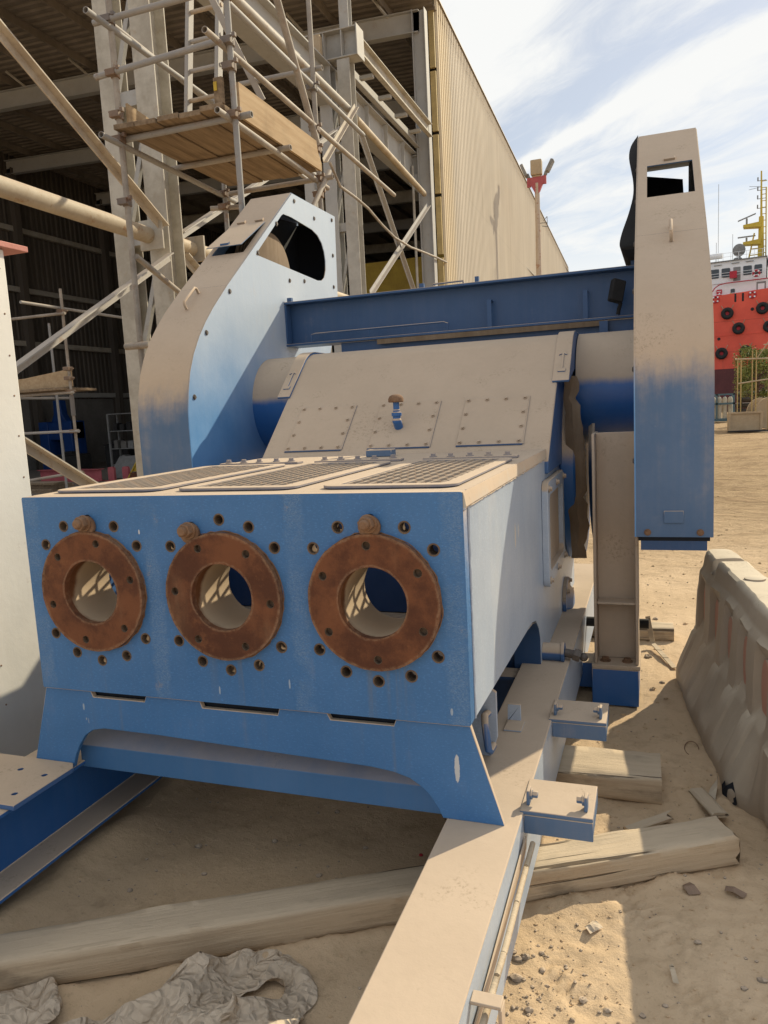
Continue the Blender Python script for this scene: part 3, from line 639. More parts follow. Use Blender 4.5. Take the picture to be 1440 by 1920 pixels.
# ---- belt guards
GP = [(3.645, .95), (3.645, 1.55), (3.651, 1.65), (3.668, 1.75), (3.70, 1.86), (3.75, 1.96), (3.82, 2.06), (3.90, 2.15), (4.0, 2.245), (4.18, 2.395)]
PK = (5.18, 3.172); TB = (5.97, 3.18)
dsl = V((PK[0]-4.18, PK[1]-2.395)).normalized(); nsl = V((-dsl.y, dsl.x))
def guard(name, xi, xo, lidopen):
    lo, hi = min(xi, xo), max(xi, xo); t = .007; sgn = 1 if xi < xo else -1
    g = MB()
    # curved lower sheet
    n = len(GP)
    inner = [(y + (t if i < 3 else t*.8), z - (0 if i < 2 else t*.6)) for i, (y, z) in enumerate(GP)]
    g.prism(GP + inner[::-1], 'yz', lo, hi)
    fr = build('guard_front', g, M['guard'], pump, smooth=35)
    # sloping sheet with the hatch opening
    Ls = (V(PK)-V((4.18, 2.395))).length
    def sp(u, v, w): q = V((4.18, 2.395)) + dsl*v + nsl*(w - t); return (u, q.x, q.y)
    a0 = (V((4.51, 2.653))-V((4.18, 2.395))).dot(dsl); a1 = a0 + .40
    hx0, hx1 = sorted((xi+sgn*.05, xi+sgn*.29))
    g = MB().holed([(lo, 0.001), (hi, 0.001), (hi, Ls), (lo, Ls)], [[(hx0, a0), (hx1, a0), (hx1, a1), (hx0, a1)]], sp, t)
    g.box(lo, hi, PK[0]+.001, TB[0], PK[1]-t+.0, PK[1])
    sl = build('guard_slope', g, M['guard'], pump, smooth=30)
    # hinge and grab handle
    hg = MB()
    for ux in ((hx0+hx1)/2,) if not lidopen else (hx0+.05, hx1-.05):
        hg.obox(sp(ux, a1+.045, t+.006), (.03, 0, 0), V(sp(0, .014, 0))-V(sp(0, 0, 0)), V(sp(0, 0, .008))-V(sp(0, 0, 0)))
    build('hinge', hg, M['dusted'], sl, bevel=.002)
    hm = (xi+xo)/2 + sgn*(-.0 if not lidopen else .01); hp = []
    s0, s1 = (-.09, .05) if not lidopen else (-.24, -.06)
    for v, w in ((s0, 0), (s0, .03), (s0+.012, .045), (s1-.012, .045), (s1, .03), (s1, 0)): hp.append(sp(hm, v, t+w))
    if not lidopen: hp = [V(p) for p in hp]
    build('grab_handle', MB().path(hp, .0085, 10), M['dusted'], sl)
    if lidopen:
        ln = a1-a0+.01; th = rad(7)
        def lp(u, q, w): return sp(u, a1 - q*math.cos(th), t + .004 + q*math.sin(th) + w)
        lm = MB(); lx0, lx1 = hx0-.01, hx1+.01
        P = [lp(lx0, 0, 0), lp(lx1, 0, 0), lp(lx1, ln, 0), lp(lx0, ln, 0), lp(lx0, 0, .005), lp(lx1, 0, .005), lp(lx1, ln, .005), lp(lx0, ln, .005)]
        lm.add(P, [(0,3,2,1),(4,5,6,7),(0,1,5,4),(1,2,6,5),(2,3,7,6),(3,0,4,7)])
        ld = build('hatch_lid', lm, M['guard'], sl)
        build('lid_latch', MB().obox(lp((hx0+hx1)/2, ln-.03, .012), (.03, 0, 0), V(lp(0, .012, 0))-V(lp(0, 0, 0)), (0, 0, .006)), M['deep'], ld)
    # side sheets, the inner one with the ventilation opening
    outl = [(y+.0008, z) for y, z in GP] + [(PK[0], PK[1]-.0075), (TB[0], TB[1]-.0075), (5.93, 2.45), (5.1, .98), (5.0, .95)]
    opn = [(4.57, 2.64), (4.985, 2.972), (5.02, 2.99), (5.15, 2.995), (5.5, 2.978), (5.6, 2.955), (5.67, 2.91), (5.71, 2.85), (5.725, 2.78), (5.715, 2.71), (5.68, 2.65), (5.63, 2.62), (5.55, 2.608)]
    def si(u, v, w): return (xi - sgn*(.0065-w), u, v)
    s = build('guard_side', MB().holed(outl, [opn], si, .006), M['guardside'], pump, smooth=30)
    build('guard_side', MB().prism(outl, 'yz', xo, xo+sgn*.005), M['guard'], pump)
    bolts([(xi-sgn*.0066, y, z) for y, z in ((5.21, 3.12), (5.9, 3.13), (5.55, 3.07), (5.86, 2.6), (5.88, 2.85), (4.9, 2.9), (4.6, 2.655), (4.2, 2.36), (3.9, 2.09), (3.72, 1.72), (3.69, 1.3), (5.3, 2.57), (5.05, 2.54))], (-sgn, 0, 0), M['steel'], s, .011, .008)
    # back sheet and sole
    build('guard_back', MB().prism([(lo+.002, 2.45), (hi-.012, 2.45), (hi-.045, 3.075), (lo+.002, 3.135)], 'xz', 5.935, 5.94).prism([(5.925, 2.45), (5.93, 2.45), (5.10, .985), (5.095, .985)], 'yz', lo+.002, hi-.002), M['inside'], pump)
    build('guard_sole', MB().box(lo+.02, hi-.02, 3.66, 5.0, .886, .9495), M['deep'], pump)
    bolts([(x, 3.645, .972) for x in (lo+.05, hi-.05)], (0, -1, 0), M['rustdust'], fr, .011, .010)
    xm = (xi+xo)/2
    build('name_plate', MB().box(xm-.042, xm+.042, 3.639, 3.6445, 1.015, 1.072), M['guard'], fr, bevel=.002)
    # near-black sheets stand in for the shade inside; sheave inside
    build('guard_dark_sheet', MB().prism([(a+.012, c-.012) for a, c in GP] + [(4.50, 2.62), (4.50, 2.60)] + [(a+.014, c-.02) for a, c in GP[::-1]], 'yz', lo+.008, hi-.008).box(xo-sgn*.004-.001, xo-sgn*.004+.001, 5.2, 5.9, 2.3, 3.1).prism([(4.6, 2.6), (5.2, 3.08), (5.92, 3.15), (5.92, 2.46), (5.0, 1.1)], 'yz', xo-sgn*.008-.001, xo-sgn*.008+.001), M['inside'], pump)
    rs = .28 if lidopen else .24; cs = (5.04, 2.60) if lidopen else (5.2, 2.3)
    pr = [(0, 0), (rs-.03, 0), (rs, .01)]
    for k in range(6): pr += [(rs, .02+k*.022), (rs-.025, .027+k*.022), (rs-.025, .031+k*.022), (rs, .038+k*.022)]
    pr += [(rs, .17), (0, .17)]
    build('belt_sheave', MB().lathe(pr, (xi+sgn*.10, *cs), (sgn, 0, 0), 48), M['gear'], pump, smooth=30)
    return s
guard('left', -2.44, -2.765, True)
gr_ = guard('right', -.07, .255, False)
# torn rubber flap hanging off the inner side of the right guard
fq = [(3.21, 5.28, -.075), (3.13, 5.2, -.115), (3.03, 5.1, -.125), (2.9, 5.0, -.104), (2.78, 4.92, -.098), (2.66, 4.85, -.122), (2.53, 4.76, -.16), (2.455, 4.7, -.17), (2.43, 4.7, -.15), (2.425, 4.7, -.08)]
fp = []
for k in range(len(fq)-1):
    for i in range(4):
        u = i/4; a = [V(fq[max(0, min(len(fq)-1, k+d))]) for d in (-1, 0, 1, 2)]
        fp.append(tuple(.5*((2*a[1]) + (a[2]-a[0])*u + (2*a[0]-5*a[1]+4*a[2]-a[3])*u*u + (3*a[1]-a[0]-3*a[2]+a[3])*u**3)))
fp.append(fq[-1])
b = MB(); vs = []
for z, y, x in fp: vs += [(x, y, z), (x+.02, y+.45, z-.04)]
b.add(vs, [(2*i, 2*i+1, 2*i+3, 2*i+2) for i in range(len(fp)-1)])
b.add([(-.078, fp[i][1], fp[i][0]) for i in range(len(fp))] + [(fp[i][2], fp[i][1], fp[i][0]) for i in range(len(fp))], [(i, i+1, len(fp)+i+1, len(fp)+i) for i in range(len(fp)-1)])
build('rubber_flap', b, M['black'], pump)
# ---- back beam between the guards
bb_ = build('tie_beam', MB().ibeam((-2.433, 5.03, 2.222), (-.077, 5.03, 2.222), .306, .2, .016, .012), M['deep'], pump, bevel=.002)
build('end_plate', MB().box(-2.433, -2.42, 4.935, 5.0, 2.09, 2.355), M['deep'], bb_)
for x in (-.985, -.385): build('stiffener', MB().box(x-.014, x+.014, 4.955, 4.963, 2.086, 2.26).box(x-.014, x+.014, 4.9635, 5.02, 2.25, 2.26), M['deep'], bb_)
build('ledge_angle', MB().box(-1.75, -.27, 4.92, 4.932, 2.034, 2.066), M['gear'], pump)
build('lower_rail', MB().box(-2.03, -.08, 4.965, 4.98, 1.80, 2.065).box(-2.03, -.25, 4.94, 4.96, 1.88, 2.0).box(-.30, -.25, 4.90, 4.938, 1.95, 2.06), M['deep'], pump)
build('wire_rail', MB().path([(-2.23, 4.92, 2.09), (-2.23, 4.92, 2.135), (-2.2, 4.92, 2.14), (-1.28, 4.92, 2.14), (-1.255, 4.92, 2.13), (-1.255, 4.92, 2.09)], .006, 8).path([(-1.8, 4.92, 2.14), (-1.8, 4.92, 2.09)], .005, 6), M['deep'], bb_)
bb = MB()
for x in (-2.40, -1.43, -.10): bb.box(x-.016, x+.016, 4.95, 4.98, 2.3755, 2.405)
bb.path([(-1.35, 4.96, 2.376), (-1.35, 4.96, 2.393), (-1.15, 4.96, 2.395), (-1.15, 4.96, 2.376)], .006, 6)
bb.box(-1.07, -1.045, 4.94, 4.97, 2.3755, 2.41)
build('top_lug', bb, M['deep'], bb_)
wlp = thing('work_light', 'small black work lamp on a stalk in front of the blue tie beam', 'lamp', (-.19, 4.9, 2.09))
build('lamp_head', MB().obox((-.195, 4.88, 2.225), (.035, .01, -.012), (-.012, .04, .0), (.012, 0, .062)), M['black'], wlp, bevel=.008)
build('lamp_stalk', MB().path([(-.19, 4.9, 2.09), (-.185, 4.9, 2.12), (-.175, 4.89, 2.15), (-.19, 4.885, 2.175)], .012, 8), M['black'], wlp)
# ================================================================== ground
def gz(x, y):
    near = max(0., 1 - max(0, (abs(x+.6)-2.2)/2.0)) * max(0., 1 - max(0, (y-4)/4.0)) if y > 0 else 0
    p = V((x, y, 0))
    h = .012*NZ.noise(p*1.7) + .008*NZ.noise(p*5.0) + .0055*NZ.noise(p*14.0) + .0036*NZ.noise(p*33.0)
    lump = NZ.noise(p*9.0 + V((5, 2, 0)))
    if x > -.36: h += .012*max(0, lump-.1) + .006*NZ.noise(p*22.0)
    else: h *= .6
    # broken tyre prints in the sand by the timber
    if -.3 < x < .8 and 1.5 < y < 2.6:
        for ang, ox, oy, wd, pit, am in ((.34, .12, 2.0, .12, .042, .011), (-.55, .38, 2.15, .11, .038, .009), (.9, -.10, 1.85, .09, .04, .009), (-1.0, .55, 1.9, .1, .04, .009)):
            ca, sa = math.cos(ang), math.sin(ang); a = (x-ox)*ca + (y-oy)*sa; bq = -(x-ox)*sa + (y-oy)*ca
            if abs(a) < wd:
                k = math.sin((bq + (abs(a)*.8 if int(a/wd*2+9) % 2 else -a*.5))*2*math.pi/pit)
                h += am*(-1 if k < -.2 else .35)*max(0, .25+1.5*NZ.noise(V((x*5+ang, y*5, 2))))*(1-(abs(a)/wd)**4)
    tq = (x+.393)*-.503 + (y-2.207)*.864
    if -.12 < tq < .02 and x < .3: h += .022*math.exp(-((tq+.0)/.035)**2)*max(0, .6+.9*NZ.noise(p*7))
    # sand drifted against the left beam
    d = x + 1.94
    if -.3 < d < .35 and y < 3.4: h += .075*math.exp(-((d+.02)/.12)**2)*(.8+.35*NZ.noise(p*4))
    return h*near + (0.03*NZ.noise(p*.35) if y > 9 else 0)*min(1, max(0, (y-9)/6.0))
def axis(a, b, st, lo, hi, g=1.09):
    out = [a+i*st for i in range(int((b-a)/st)+1)]
    q = st; v = out[-1]
    while v < hi: q *= g; v += q; out.append(v)
    q = st; v = out[0]; pre = []
    while v > lo: q *= g; v -= q; pre.append(v)
    return pre[::-1] + out
xs = axis(-2.25, .75, .0125, -420, 420); ys = axis(1.0, 3.3, .0125, -60, 61.5, 1.045)
me = bpy.data.meshes.new('ground'); nx, ny = len(xs), len(ys)
me.from_pydata([(x, y, gz(x, y)) for y in ys for x in xs], [], [(j*nx+i, j*nx+i+1, (j+1)*nx+i+1, (j+1)*nx+i) for j in range(ny-1) for i in range(nx-1)])
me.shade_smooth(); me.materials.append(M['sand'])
gr = bpy.data.objects.new('ground', me); COL.objects.link(gr); kind(gr, 'structure')
kind(build('water', MB().add([(-420, 61, -1.6), (420, 61, -1.6), (420, 900, -1.6), (-420, 900, -1.6)], [(0,1,2,3)]), M['water']), 'structure')
kind(build('quay_wall', MB().box(-420, 420, ys[-1]-.6, ys[-1]+.3, -2.5, -.12), M['quay']), 'structure')
kind(build('hall_floor', MB().box(-21.4, -5.6, 8.6, 58, -.2, .03), M['slab']), 'structure')

# ================================================================== workshop hall
def WX(y): return -4.4 - .025*y
def W(y, z, off=0): return (WX(y)+off, y, z)
hall = thing('workshop_hall', 'tall open workshop hall with beige corrugated side wall and steel frame', 'building', (-5, 18, 0))
# side wall: trapezoidal sheet
b = MB(); pts = []; y = 18.35
while y < 58:
    for dy, o in ((0, 0), (.05, 0), (.075, .045), (.155, .045), (.18, 0)): pts.append((y+dy, o))
    y += .2
n = len(pts)
b.add([(WX(y)+.16+o, y, 0) for y, o in pts] + [(WX(y)+.16+o, y, 10.95) for y, o in pts], [(i, i+1, n+i+1, n+i) for i in range(n-1)])
build('side_wall', b, M['clad'], hall, smooth=0)
b = MB()
z = 1.0
while z < 10.6:
    b.box(WX(18.3)+.02, WX(18.3)+.15, 18.27, 18.345, z, z+1.32); z += 1.4
build('edge_trim', b, M['trim'], hall)
build('eaves_flashing', MB().add([W(18.3, 10.93, .24), W(58, 10.93, .24), W(58, 11.0, .22), W(18.3, 11.0, .22), W(18.3, 11.02, -.3), W(58, 11.02, -.3)], [(0,1,2,3),(3,2,5,4)]), M['clad'], hall)
# roof sheet with corrugations along the slope, purlins, rafters
def RZ(x): return 10.62 + (-4.8-x)*.035
b = MB(); pts = []; y = 9.0
while y < 58:
    for dy, o in ((0, 0), (.1, 0), (.13, .045), (.22, .045), (.25, 0)): pts.append((y+dy, o))
    y += .25
n = len(pts); xa, xb = -4.45, -21.6
b.add([(WX(y)+.2, y, RZ(-4.8)+o) for y, o in pts] + [(xb, y, RZ(xb)+o) for y, o in pts], [(i, i+1, n+i+1, n+i) for i in range(n-1)])
build('roof_sheet', b, M['roof'], hall, smooth=0)
x = -5.6
while x > -21:
    build('purlin', MB().section((x, 9, RZ(x)-.1), (x, 58, RZ(x)-.1), [(-.04,-.09),(.0,-.09),(.0,.08),(.04,.08),(.04,.09),(-.01,.09),(-.01,-.08),(-.04,-.08)]), M['roof'], hall, smooth=0); x -= 1.35
FY = [17.5, 22.1, 26.7, 31.3, 36, 41, 46, 51, 56]
for y in [12.6] + FY:
    p0 = V((WX(y), y, 10.06)); p1 = V((-21.3, y, 10.06+(21.3+WX(y))*.035))
    r = build('rafter', MB().ibeam(p0, p1, .46, .2, .018, .012), M['hsteel'], hall)
    if y == 17.5:
        k = MB()
        for i in range(8):
            q = p0.lerp(p1, (i+.35)/8); k.bar(q+V((0, 0, .2)), q+V((-.25, -.45, .52)), .045, .045); k.bar(q+V((0, 0, -.2)), q+V((.1, 0, .24)), .06, .01, (0, 1, 0))
        build('flybrace', k, M['hsteel'], r)
for y in FY:
    c = MB().ibeam((WX(y), y, 0), (WX(y), y, 10.3), .30, .24, .016, .012, (1, 0, 0))
    col_ = build('column', c, M['hsteel'], hall)
    if y == 17.5:
        k = MB().box(WX(y)-.55, WX(y)-.16, y-.1, y+.1, 7.24, 7.26).box(WX(y)-.55, WX(y)-.16, y-.006, y+.006, 6.85, 7.239).prism([(WX(y)-.16, 6.45), (WX(y)-.16, 6.849), (WX(y)-.55, 6.849)], 'xz', y-.1, y+.1)
        build('crane_bracket', k, M['hsteel'], col_)
        build('downpipe', MB().tube((WX(y)-.25, y-.2, 0), (WX(y)-.25, y-.2, 7.0), .03, 10), M['hsteel'], col_)
# twin open columns A and B of the crane runway
def twin(y, xa, xb, wa, wb, top):
    for x, w in ((xa, wa), (xb, wb)):
        build('column', MB().ibeam((x, y, 0), (x, y, top), w, w*.92, .014, .01, (0, 1, 0)), M['hsteel'], hall)
    lc = MB(); z = .8; s = 1
    while z < top-1.3:
        lc.angle((xa+.04, y-.05, z), (xb-.04, y-.05, z+1.15), .05, .007, (0, 1, 0)); lc.box(xa+.06, xb-.06, y-.06, y+.05, z-.06, z+.08); z += 1.3
    build('lacing', lc, M['hsteel'], hall)
twin(6.67, -4.98, -4.53, .20, .25, 10.3)
twin(12.6, -5.13, -4.78, .24, .24, 7.35)
build('post_stub', MB().box(-5.62, -5.44, 12.5, 12.66, 0, 6.6), M['hsteel'], hall)
build('column_head', MB().ibeam((-5.5, 12.6, 7.585), (-4.52, 12.6, 7.585), .45, .3, .02, .014).box(-4.52, -4.5, 12.43, 12.77, 7.35, 7.83).box(-5.12, -5.1, 12.46, 12.59, 7.38, 7.8).box(-4.8, -4.78, 12.46, 12.59, 7.38, 7.8), M['hsteel'], hall, bevel=.006)
build('column', MB().ibeam((-4.74, 12.6, 7.812), (-4.74, 12.6, 10.2), .17, .16, .012, .01, (0, 1, 0)), M['hsteel'], hall)
for y0, y1 in ((12.8, 17.4),):
    build('walkway_channel', MB().section((-4.66, y0, 7.72), (-4.66, y1, 7.72), [(-.05,-.14),(.05,-.14),(.05,-.125),(-.035,-.125),(-.035,.125),(.05,.125),(.05,.14),(-.05,.14)]), M['hsteel'], hall)
    build('walkway_angle', MB().section((-4.98, y0, 7.52), (-4.98, y1, 7.52), [(-.04,-.12),(.06,-.12),(.06,-.105),(-.025,-.105),(-.025,.12),(-.04,.12)]), M['hsteel'], hall)
    for i in range(4): build('walkway_bearer', MB().box(-4.95, -4.7, y0+.9+i*1.0, y0+1.0+i*1.0, 7.5, 7.56), M['hsteel'], hall)
build('crane_girder', MB().ibeam((-5.12, 4, 7.0), (-5.2, 50, 7.0), .62, .26, .022, .014), M['hsteel'], hall)
y = 13.2
while y < 17.4: build('girder_stiffener', MB().box(-5.1, -5.02, y, y+.015, 6.72, 7.28), M['hsteel'], hall); y += 1.1
build('round_strut', MB().tube(W(1.5, 3.36), W(6.45, 3.37), .076, 20), M['pipe'], hall)
build('strut_flange', MB().obox(W(6.43, 3.37, .03), (.13, 0, 0), (0, .012, 0), (0, 0, .14)), M['hsteel'], hall, bevel=.004)
build('round_strut', MB().tube(W(6.85, 3.375), W(12.4, 3.4), .076, 20), M['pipe'], hall)
build('strut_flange', MB().obox(W(7.2, 3.37, .03), (.12, 0, 0), (0, .015, 0), (0, 0, .13)), M['pipe'], hall, bevel=.004)
build('round_strut', MB().tube(W(6.8, 6.45), W(12.4, 6.53), .06, 18), M['pipe'], hall)
build('round_strut', MB().tube(W(12.8, 6.5), W(17.3, 6.36), .06, 18), M['pipe'], hall)
def brace(p0, p1, w=.075, up=(1, 0, 0)): build('brace', MB().angle(p0, p1, w, .012, up), M['brace'], hall)
brace(W(2.6, 5.5, .12), W(6.5, 3.46, .12)); brace(W(1.2, .35, .14), W(6.5, 3.2, .14)); brace(W(2.4, 2.65, .1), W(6.4, .4, .1))
brace(W(6.95, 3.5), W(12.3, 6.3), .08); brace(W(7.0, 3.3), W(12.3, .6), .08)
brace(W(12.9, 6.33), W(17.35, 3.0), .08); brace(W(17.35, 6.1, .05), W(12.9, 3.6, .05), .08); brace(W(17.3, 2.8), W(12.9, .4), .08)
brace(W(12.48, 6.55, .1), W(10.9, 5.25, .1), .07)
build('junction_box', MB().box(-5.28, -5.08, 12.24, 12.36, 7.4, 7.69).tube((-5.23, 12.3, 7.33), (-5.23, 12.3, 7.4), .02, 8).tube((-5.13, 12.3, 7.33), (-5.13, 12.3, 7.4), .02, 8), M['skip'], hall, bevel=.01)
# far walls
b = MB(); pts = []; y = 9.0
while y < 58.4:
    for dy, o in ((0, 0), (.1, 0), (.13, .05), (.22, .05), (.25, 0)): pts.append((y+dy, o))
    y += .25
n = len(pts)
b.add([(-21.5-o, y, 2.6) for y, o in pts] + [(-21.5-o, y, 11.3) for y, o in pts], [(i, i+1, n+i+1, n+i) for i in range(n-1)])
build('rear_side_wall', b, M['dwall'], hall, smooth=0)
build('plinth_wall', MB().box(-21.7, -21.42, 9, 58.4, 0, 2.6), M['blockwall'], hall)
b = MB(); pts = []; x = -21.5
while x < -5.9:
    for dx, o in ((0, 0), (.1, 0), (.13, .05), (.22, .05), (.25, 0)): pts.append((x+dx, o))
    x += .25
n = len(pts); b.add([(x, 58.4+o, 0) for x, o in pts] + [(x, 58.4+o, 11.3) for x, o in pts], [(i, i+1, n+i+1, n+i) for i in range(n-1)])
build('end_wall', b, M['dwall'], hall, smooth=0)
for z in (2.75, 4.6, 6.5, 8.6): build('girt', MB().box(-21.45, -21.3, 9, 58.3, z-.09, z+.09), M['hsteel'], hall)
for y in [12.6] + FY: build('column', MB().ibeam((-21.2, y, 0), (-21.2, y, 10.6), .35, .25, .018, .012, (1, 0, 0)), M['dwall'], hall)
# overhead crane inside
oc = thing('overhead_crane', 'yellow crane girder hanging deep inside the dark hall', 'crane', (-7.5, 25.5, 7.4))
build('bridge_girder', MB().box(-9.6, -5.5, 24.9, 25.4, 5.5, 6.5).box(-9.6, -5.5, 26.4, 26.9, 5.5, 6.5), M['yellow'], oc)
build('end_carriage', MB().box(-5.6, -5.05, 24.4, 27.4, 6.502, 6.68), M['yellow'], oc)
# drooping cable
tag(build('hanging_cable', MB().path([W(y, z, .2) for y, z in ((10.9, 5.25), (11.3, 5.0), (12.0, 5.0), (12.6, 4.97), (13.3, 4.86), (14.1, 4.78), (15.2, 4.8), (16.2, 4.88), (17.3, 4.96), (18.4, 5.02))], .022, 8), M['tube']), 'pale cable sagging from the scaffold across the hall columns to the corner', 'cable')

# ================================================================== clutter in the hall
pr = thing('hydraulic_press', 'blue press machine standing in the dark hall behind the small scaffold', 'machine', (-20.1, 22, .03))
build('press_frame', MB().box(-20.8, -20.4, 21.7, 22.4, .03, 1.75).box(-19.75, -19.35, 21.7, 22.4, .03, 1.75).box(-20.8, -19.35, 21.75, 22.35, 1.1, 1.72).box(-20.8, -19.35, 21.75, 22.35, .05, .5), M['machblue'], pr, bevel=.02)
build('press_ram', MB().prism([(-20.4, 1.72), (-20.25, 2.0), (-20.22, 2.5), (-19.92, 2.5), (-19.88, 2.0), (-19.7, 1.72)], 'xz', 21.9, 22.2), M['machblue'], pr, bevel=.02)
build('ram_rod', MB().tube((-20.07, 22.05, .6), (-20.07, 22.05, 1.1), .08, 12), M['grey'], pr)
rk = thing('storage_rack', 'grey shelving rack full of parts against the dark hall wall', 'shelf', (-16.8, 21.6, .03))
b = MB()
for x in (-17.5, -16.0):
    for y in (21.4, 21.9): b.box(x-.03, x+.03, y-.03, y+.03, .03, 1.9)
build('upright', b, M['grey'], rk)
for z in (.15, .7, 1.3, 1.88): build('shelf', MB().box(-17.5, -16.0, 21.4, 21.9, z, z+.03), M['grey'], rk)
for i, z in enumerate((.18, .73, 1.33)):
    for k in range(5):
        x = -17.4+k*.27+random.uniform(0, .05); w = random.uniform(.12, .22); h = random.uniform(.15, .4)
        tag(build('parts_bin', MB().box(x, x+w, 21.45, 21.8, z+.002, z+h).box(x+.02, x+w-.02, 21.47, 21.78, z+h, z+h+.02), random.choice([M['dark'], M['grey'], M['machblue'], M['blockwall']]), bevel=.01), 'small dark parts bin standing on the shelves of the storage rack', 'bin', 'bins on the storage rack')
rb_ = thing('steel_girder', 'long red primed steel girder lying on the hall floor', 'girder', (-15.3, 17, .03))
build('girder_body', MB().ibeam((-16.6, 17.2, .2), (-14.25, 16.95, .2), .34, .22, .02, .015), M['redprimer'], rb_)
for i, x in enumerate((-13.85, -13.38)):
    t = thing('red_trestle', ('short red steel stand beside the end of the red girder' if i == 0 else 'short red steel stand nearer the yellow tripod, right of its twin'), 'stand', (x, 16.9, .03), 'red steel stands on the hall floor')
    build('stand_plate', MB().prism(rrect(x-.1, x+.1, .03, .42, .06, 4), 'xz', 16.85, 16.93), M['redprimer'], t); build('stand_foot', MB().box(x-.13, x+.13, 16.75, 16.849, .03, .06), M['redprimer'], t)
tag(build('steel_plate', MB().add([(-14.6, 17.6, .05), (-12.8, 17.4, .05), (-12.8, 18.0, .7), (-14.6, 18.2, .62), (-14.6, 18.0, .03), (-12.8, 18.0, .03)], [(0,1,2,3)]), M['grey'], smooth=0), 'leaning grey steel plate behind the red stands in the hall', 'plate')
yt = thing('yellow_tripod', 'small yellow folding warning stand on the hall floor', 'stand', (-12.75, 16.6, .03))
build('stand_leg', MB().bar((-13.1, 16.5, .03), (-12.8, 16.6, .55), .04, .03), M['yellow'], yt); build('stand_leg', MB().bar((-12.55, 16.6, .25), (-12.8, 16.6, .55), .04, .03), M['yellow'], yt)
build('stand_panel', MB().add([(-12.95, 16.58, .3), (-12.6, 16.6, .3), (-12.8, 16.62, .54)], [(0,1,2)]), M['yellow'], yt); build('stand_box', MB().box(-12.95, -12.4, 16.5, 16.8, .03, .28), M['rust'], yt)
st = thing('board_pile', 'flat pile of scaffold boards on the hall floor below the small scaffold', 'boards', (-14, 14.4, .03))
for k in range(5): build('board', MB().obox((-14.1+random.uniform(-.1, .1), 14.4+random.uniform(-.05, .05), .055+k*.05), (.85, random.uniform(-.08, .08), 0), (0, .22, 0), (0, 0, .022)), M['board'], st)
tag(build('cardboard_box', MB().box(-18.9, -18.35, 22.8, 23.2, .031, .62).box(-18.86, -18.62, 22.82, 23.18, .62, .66), M['card'], bevel=.01), 'brown carton on the hall floor between the press and the rack', 'box')
for i, (x, y, h, lab) in enumerate(((-18.0, 22.6, 1.0, 'dark covered machine left of the storage rack in the hall'), (-19.0, 21.3, .7, 'low dark workbench in front of the blue press'), (-14.9, 22.4, 1.0, 'dark pale-topped mound of sacks right of the storage rack'))):
    t = thing('workbench', lab, 'machine', (x, y, .03)); build('bench_body', MB().box(x-.5, x+.5, y-.3, y+.3, .03, h*.8), M['dark'], t, bevel=.03); build('bench_top', MB().box(x-.55, x+.45, y-.33, y+.3, h*.8+.002, h*.86).box(x-.3, x+.1, y-.2, y+.1, h*.86, h), M['dark'], t, bevel=.03)
# small inner scaffold
s2 = thing('scaffold', 'small tube scaffold with plank shelf just inside the hall', 'scaffold', (-9.3, 10, 0))
TR = .0235
def tube(root, n, p0, p1, r=TR, m='tube'): return build(n, MB().tube(p0, p1, r, 12), M[m], root)
tube(s2, 'standard', (-8.84, 10, 0), (-8.84, 10, 3.75)); tube(s2, 'standard', (-10.6, 10, 0), (-10.6, 10, 3.75)); tube(s2, 'standard', (-8.8, 11.6, 0), (-8.8, 11.6, 3.5)); tube(s2, 'standard', (-10.6, 11.6, 0), (-10.6, 11.6, 3.5))
for z, x0 in ((3.36, -8.75), (2.12, -8.75), (1.5, -8.72)): tube(s2, 'ledger', (-10.7, 9.95, z), (x0, 9.95, z))
tube(s2, 'ledger', (-10.7, 9.94, .62), (-8.75, 9.94, .84)); tube(s2, 'ledger', (-8.89, 9.2, 3.46), (-8.86, 12.0, 3.44)); tube(s2, 'ledger', (-10.66, 9.6, 2.12), (-10.66, 12, 2.12))
for k in range(4): build('board', MB().box(-10.6, -8.86-.03*k, 9.85+k*.23, 10.05+k*.23, 2.165, 2.205), M['board'], s2, bevel=.004)
build('toe_board', MB().prism([(-10.6, 2.22), (-8.83, 2.22), (-8.83, 2.5), (-9.8, 2.40), (-10.6, 2.38)], 'xz', 10.03, 10.055), M['toe'], s2)
b = MB()
for z in (3.4, 2.5, 2.35, 2.14, 1.5, .82): b.box(-8.9, -8.79, 9.93, 10.04, z-.03, z+.03); b.tube((-8.84, 10, z), (-8.74, 10, z), .012, 8)
build('coupler', b, M['coupler'], s2, bevel=.006); build('sleeve', MB().tube((-8.84, 10, 1.75), (-8.84, 10, 2.08), .036, 12), M['coupler'], s2)

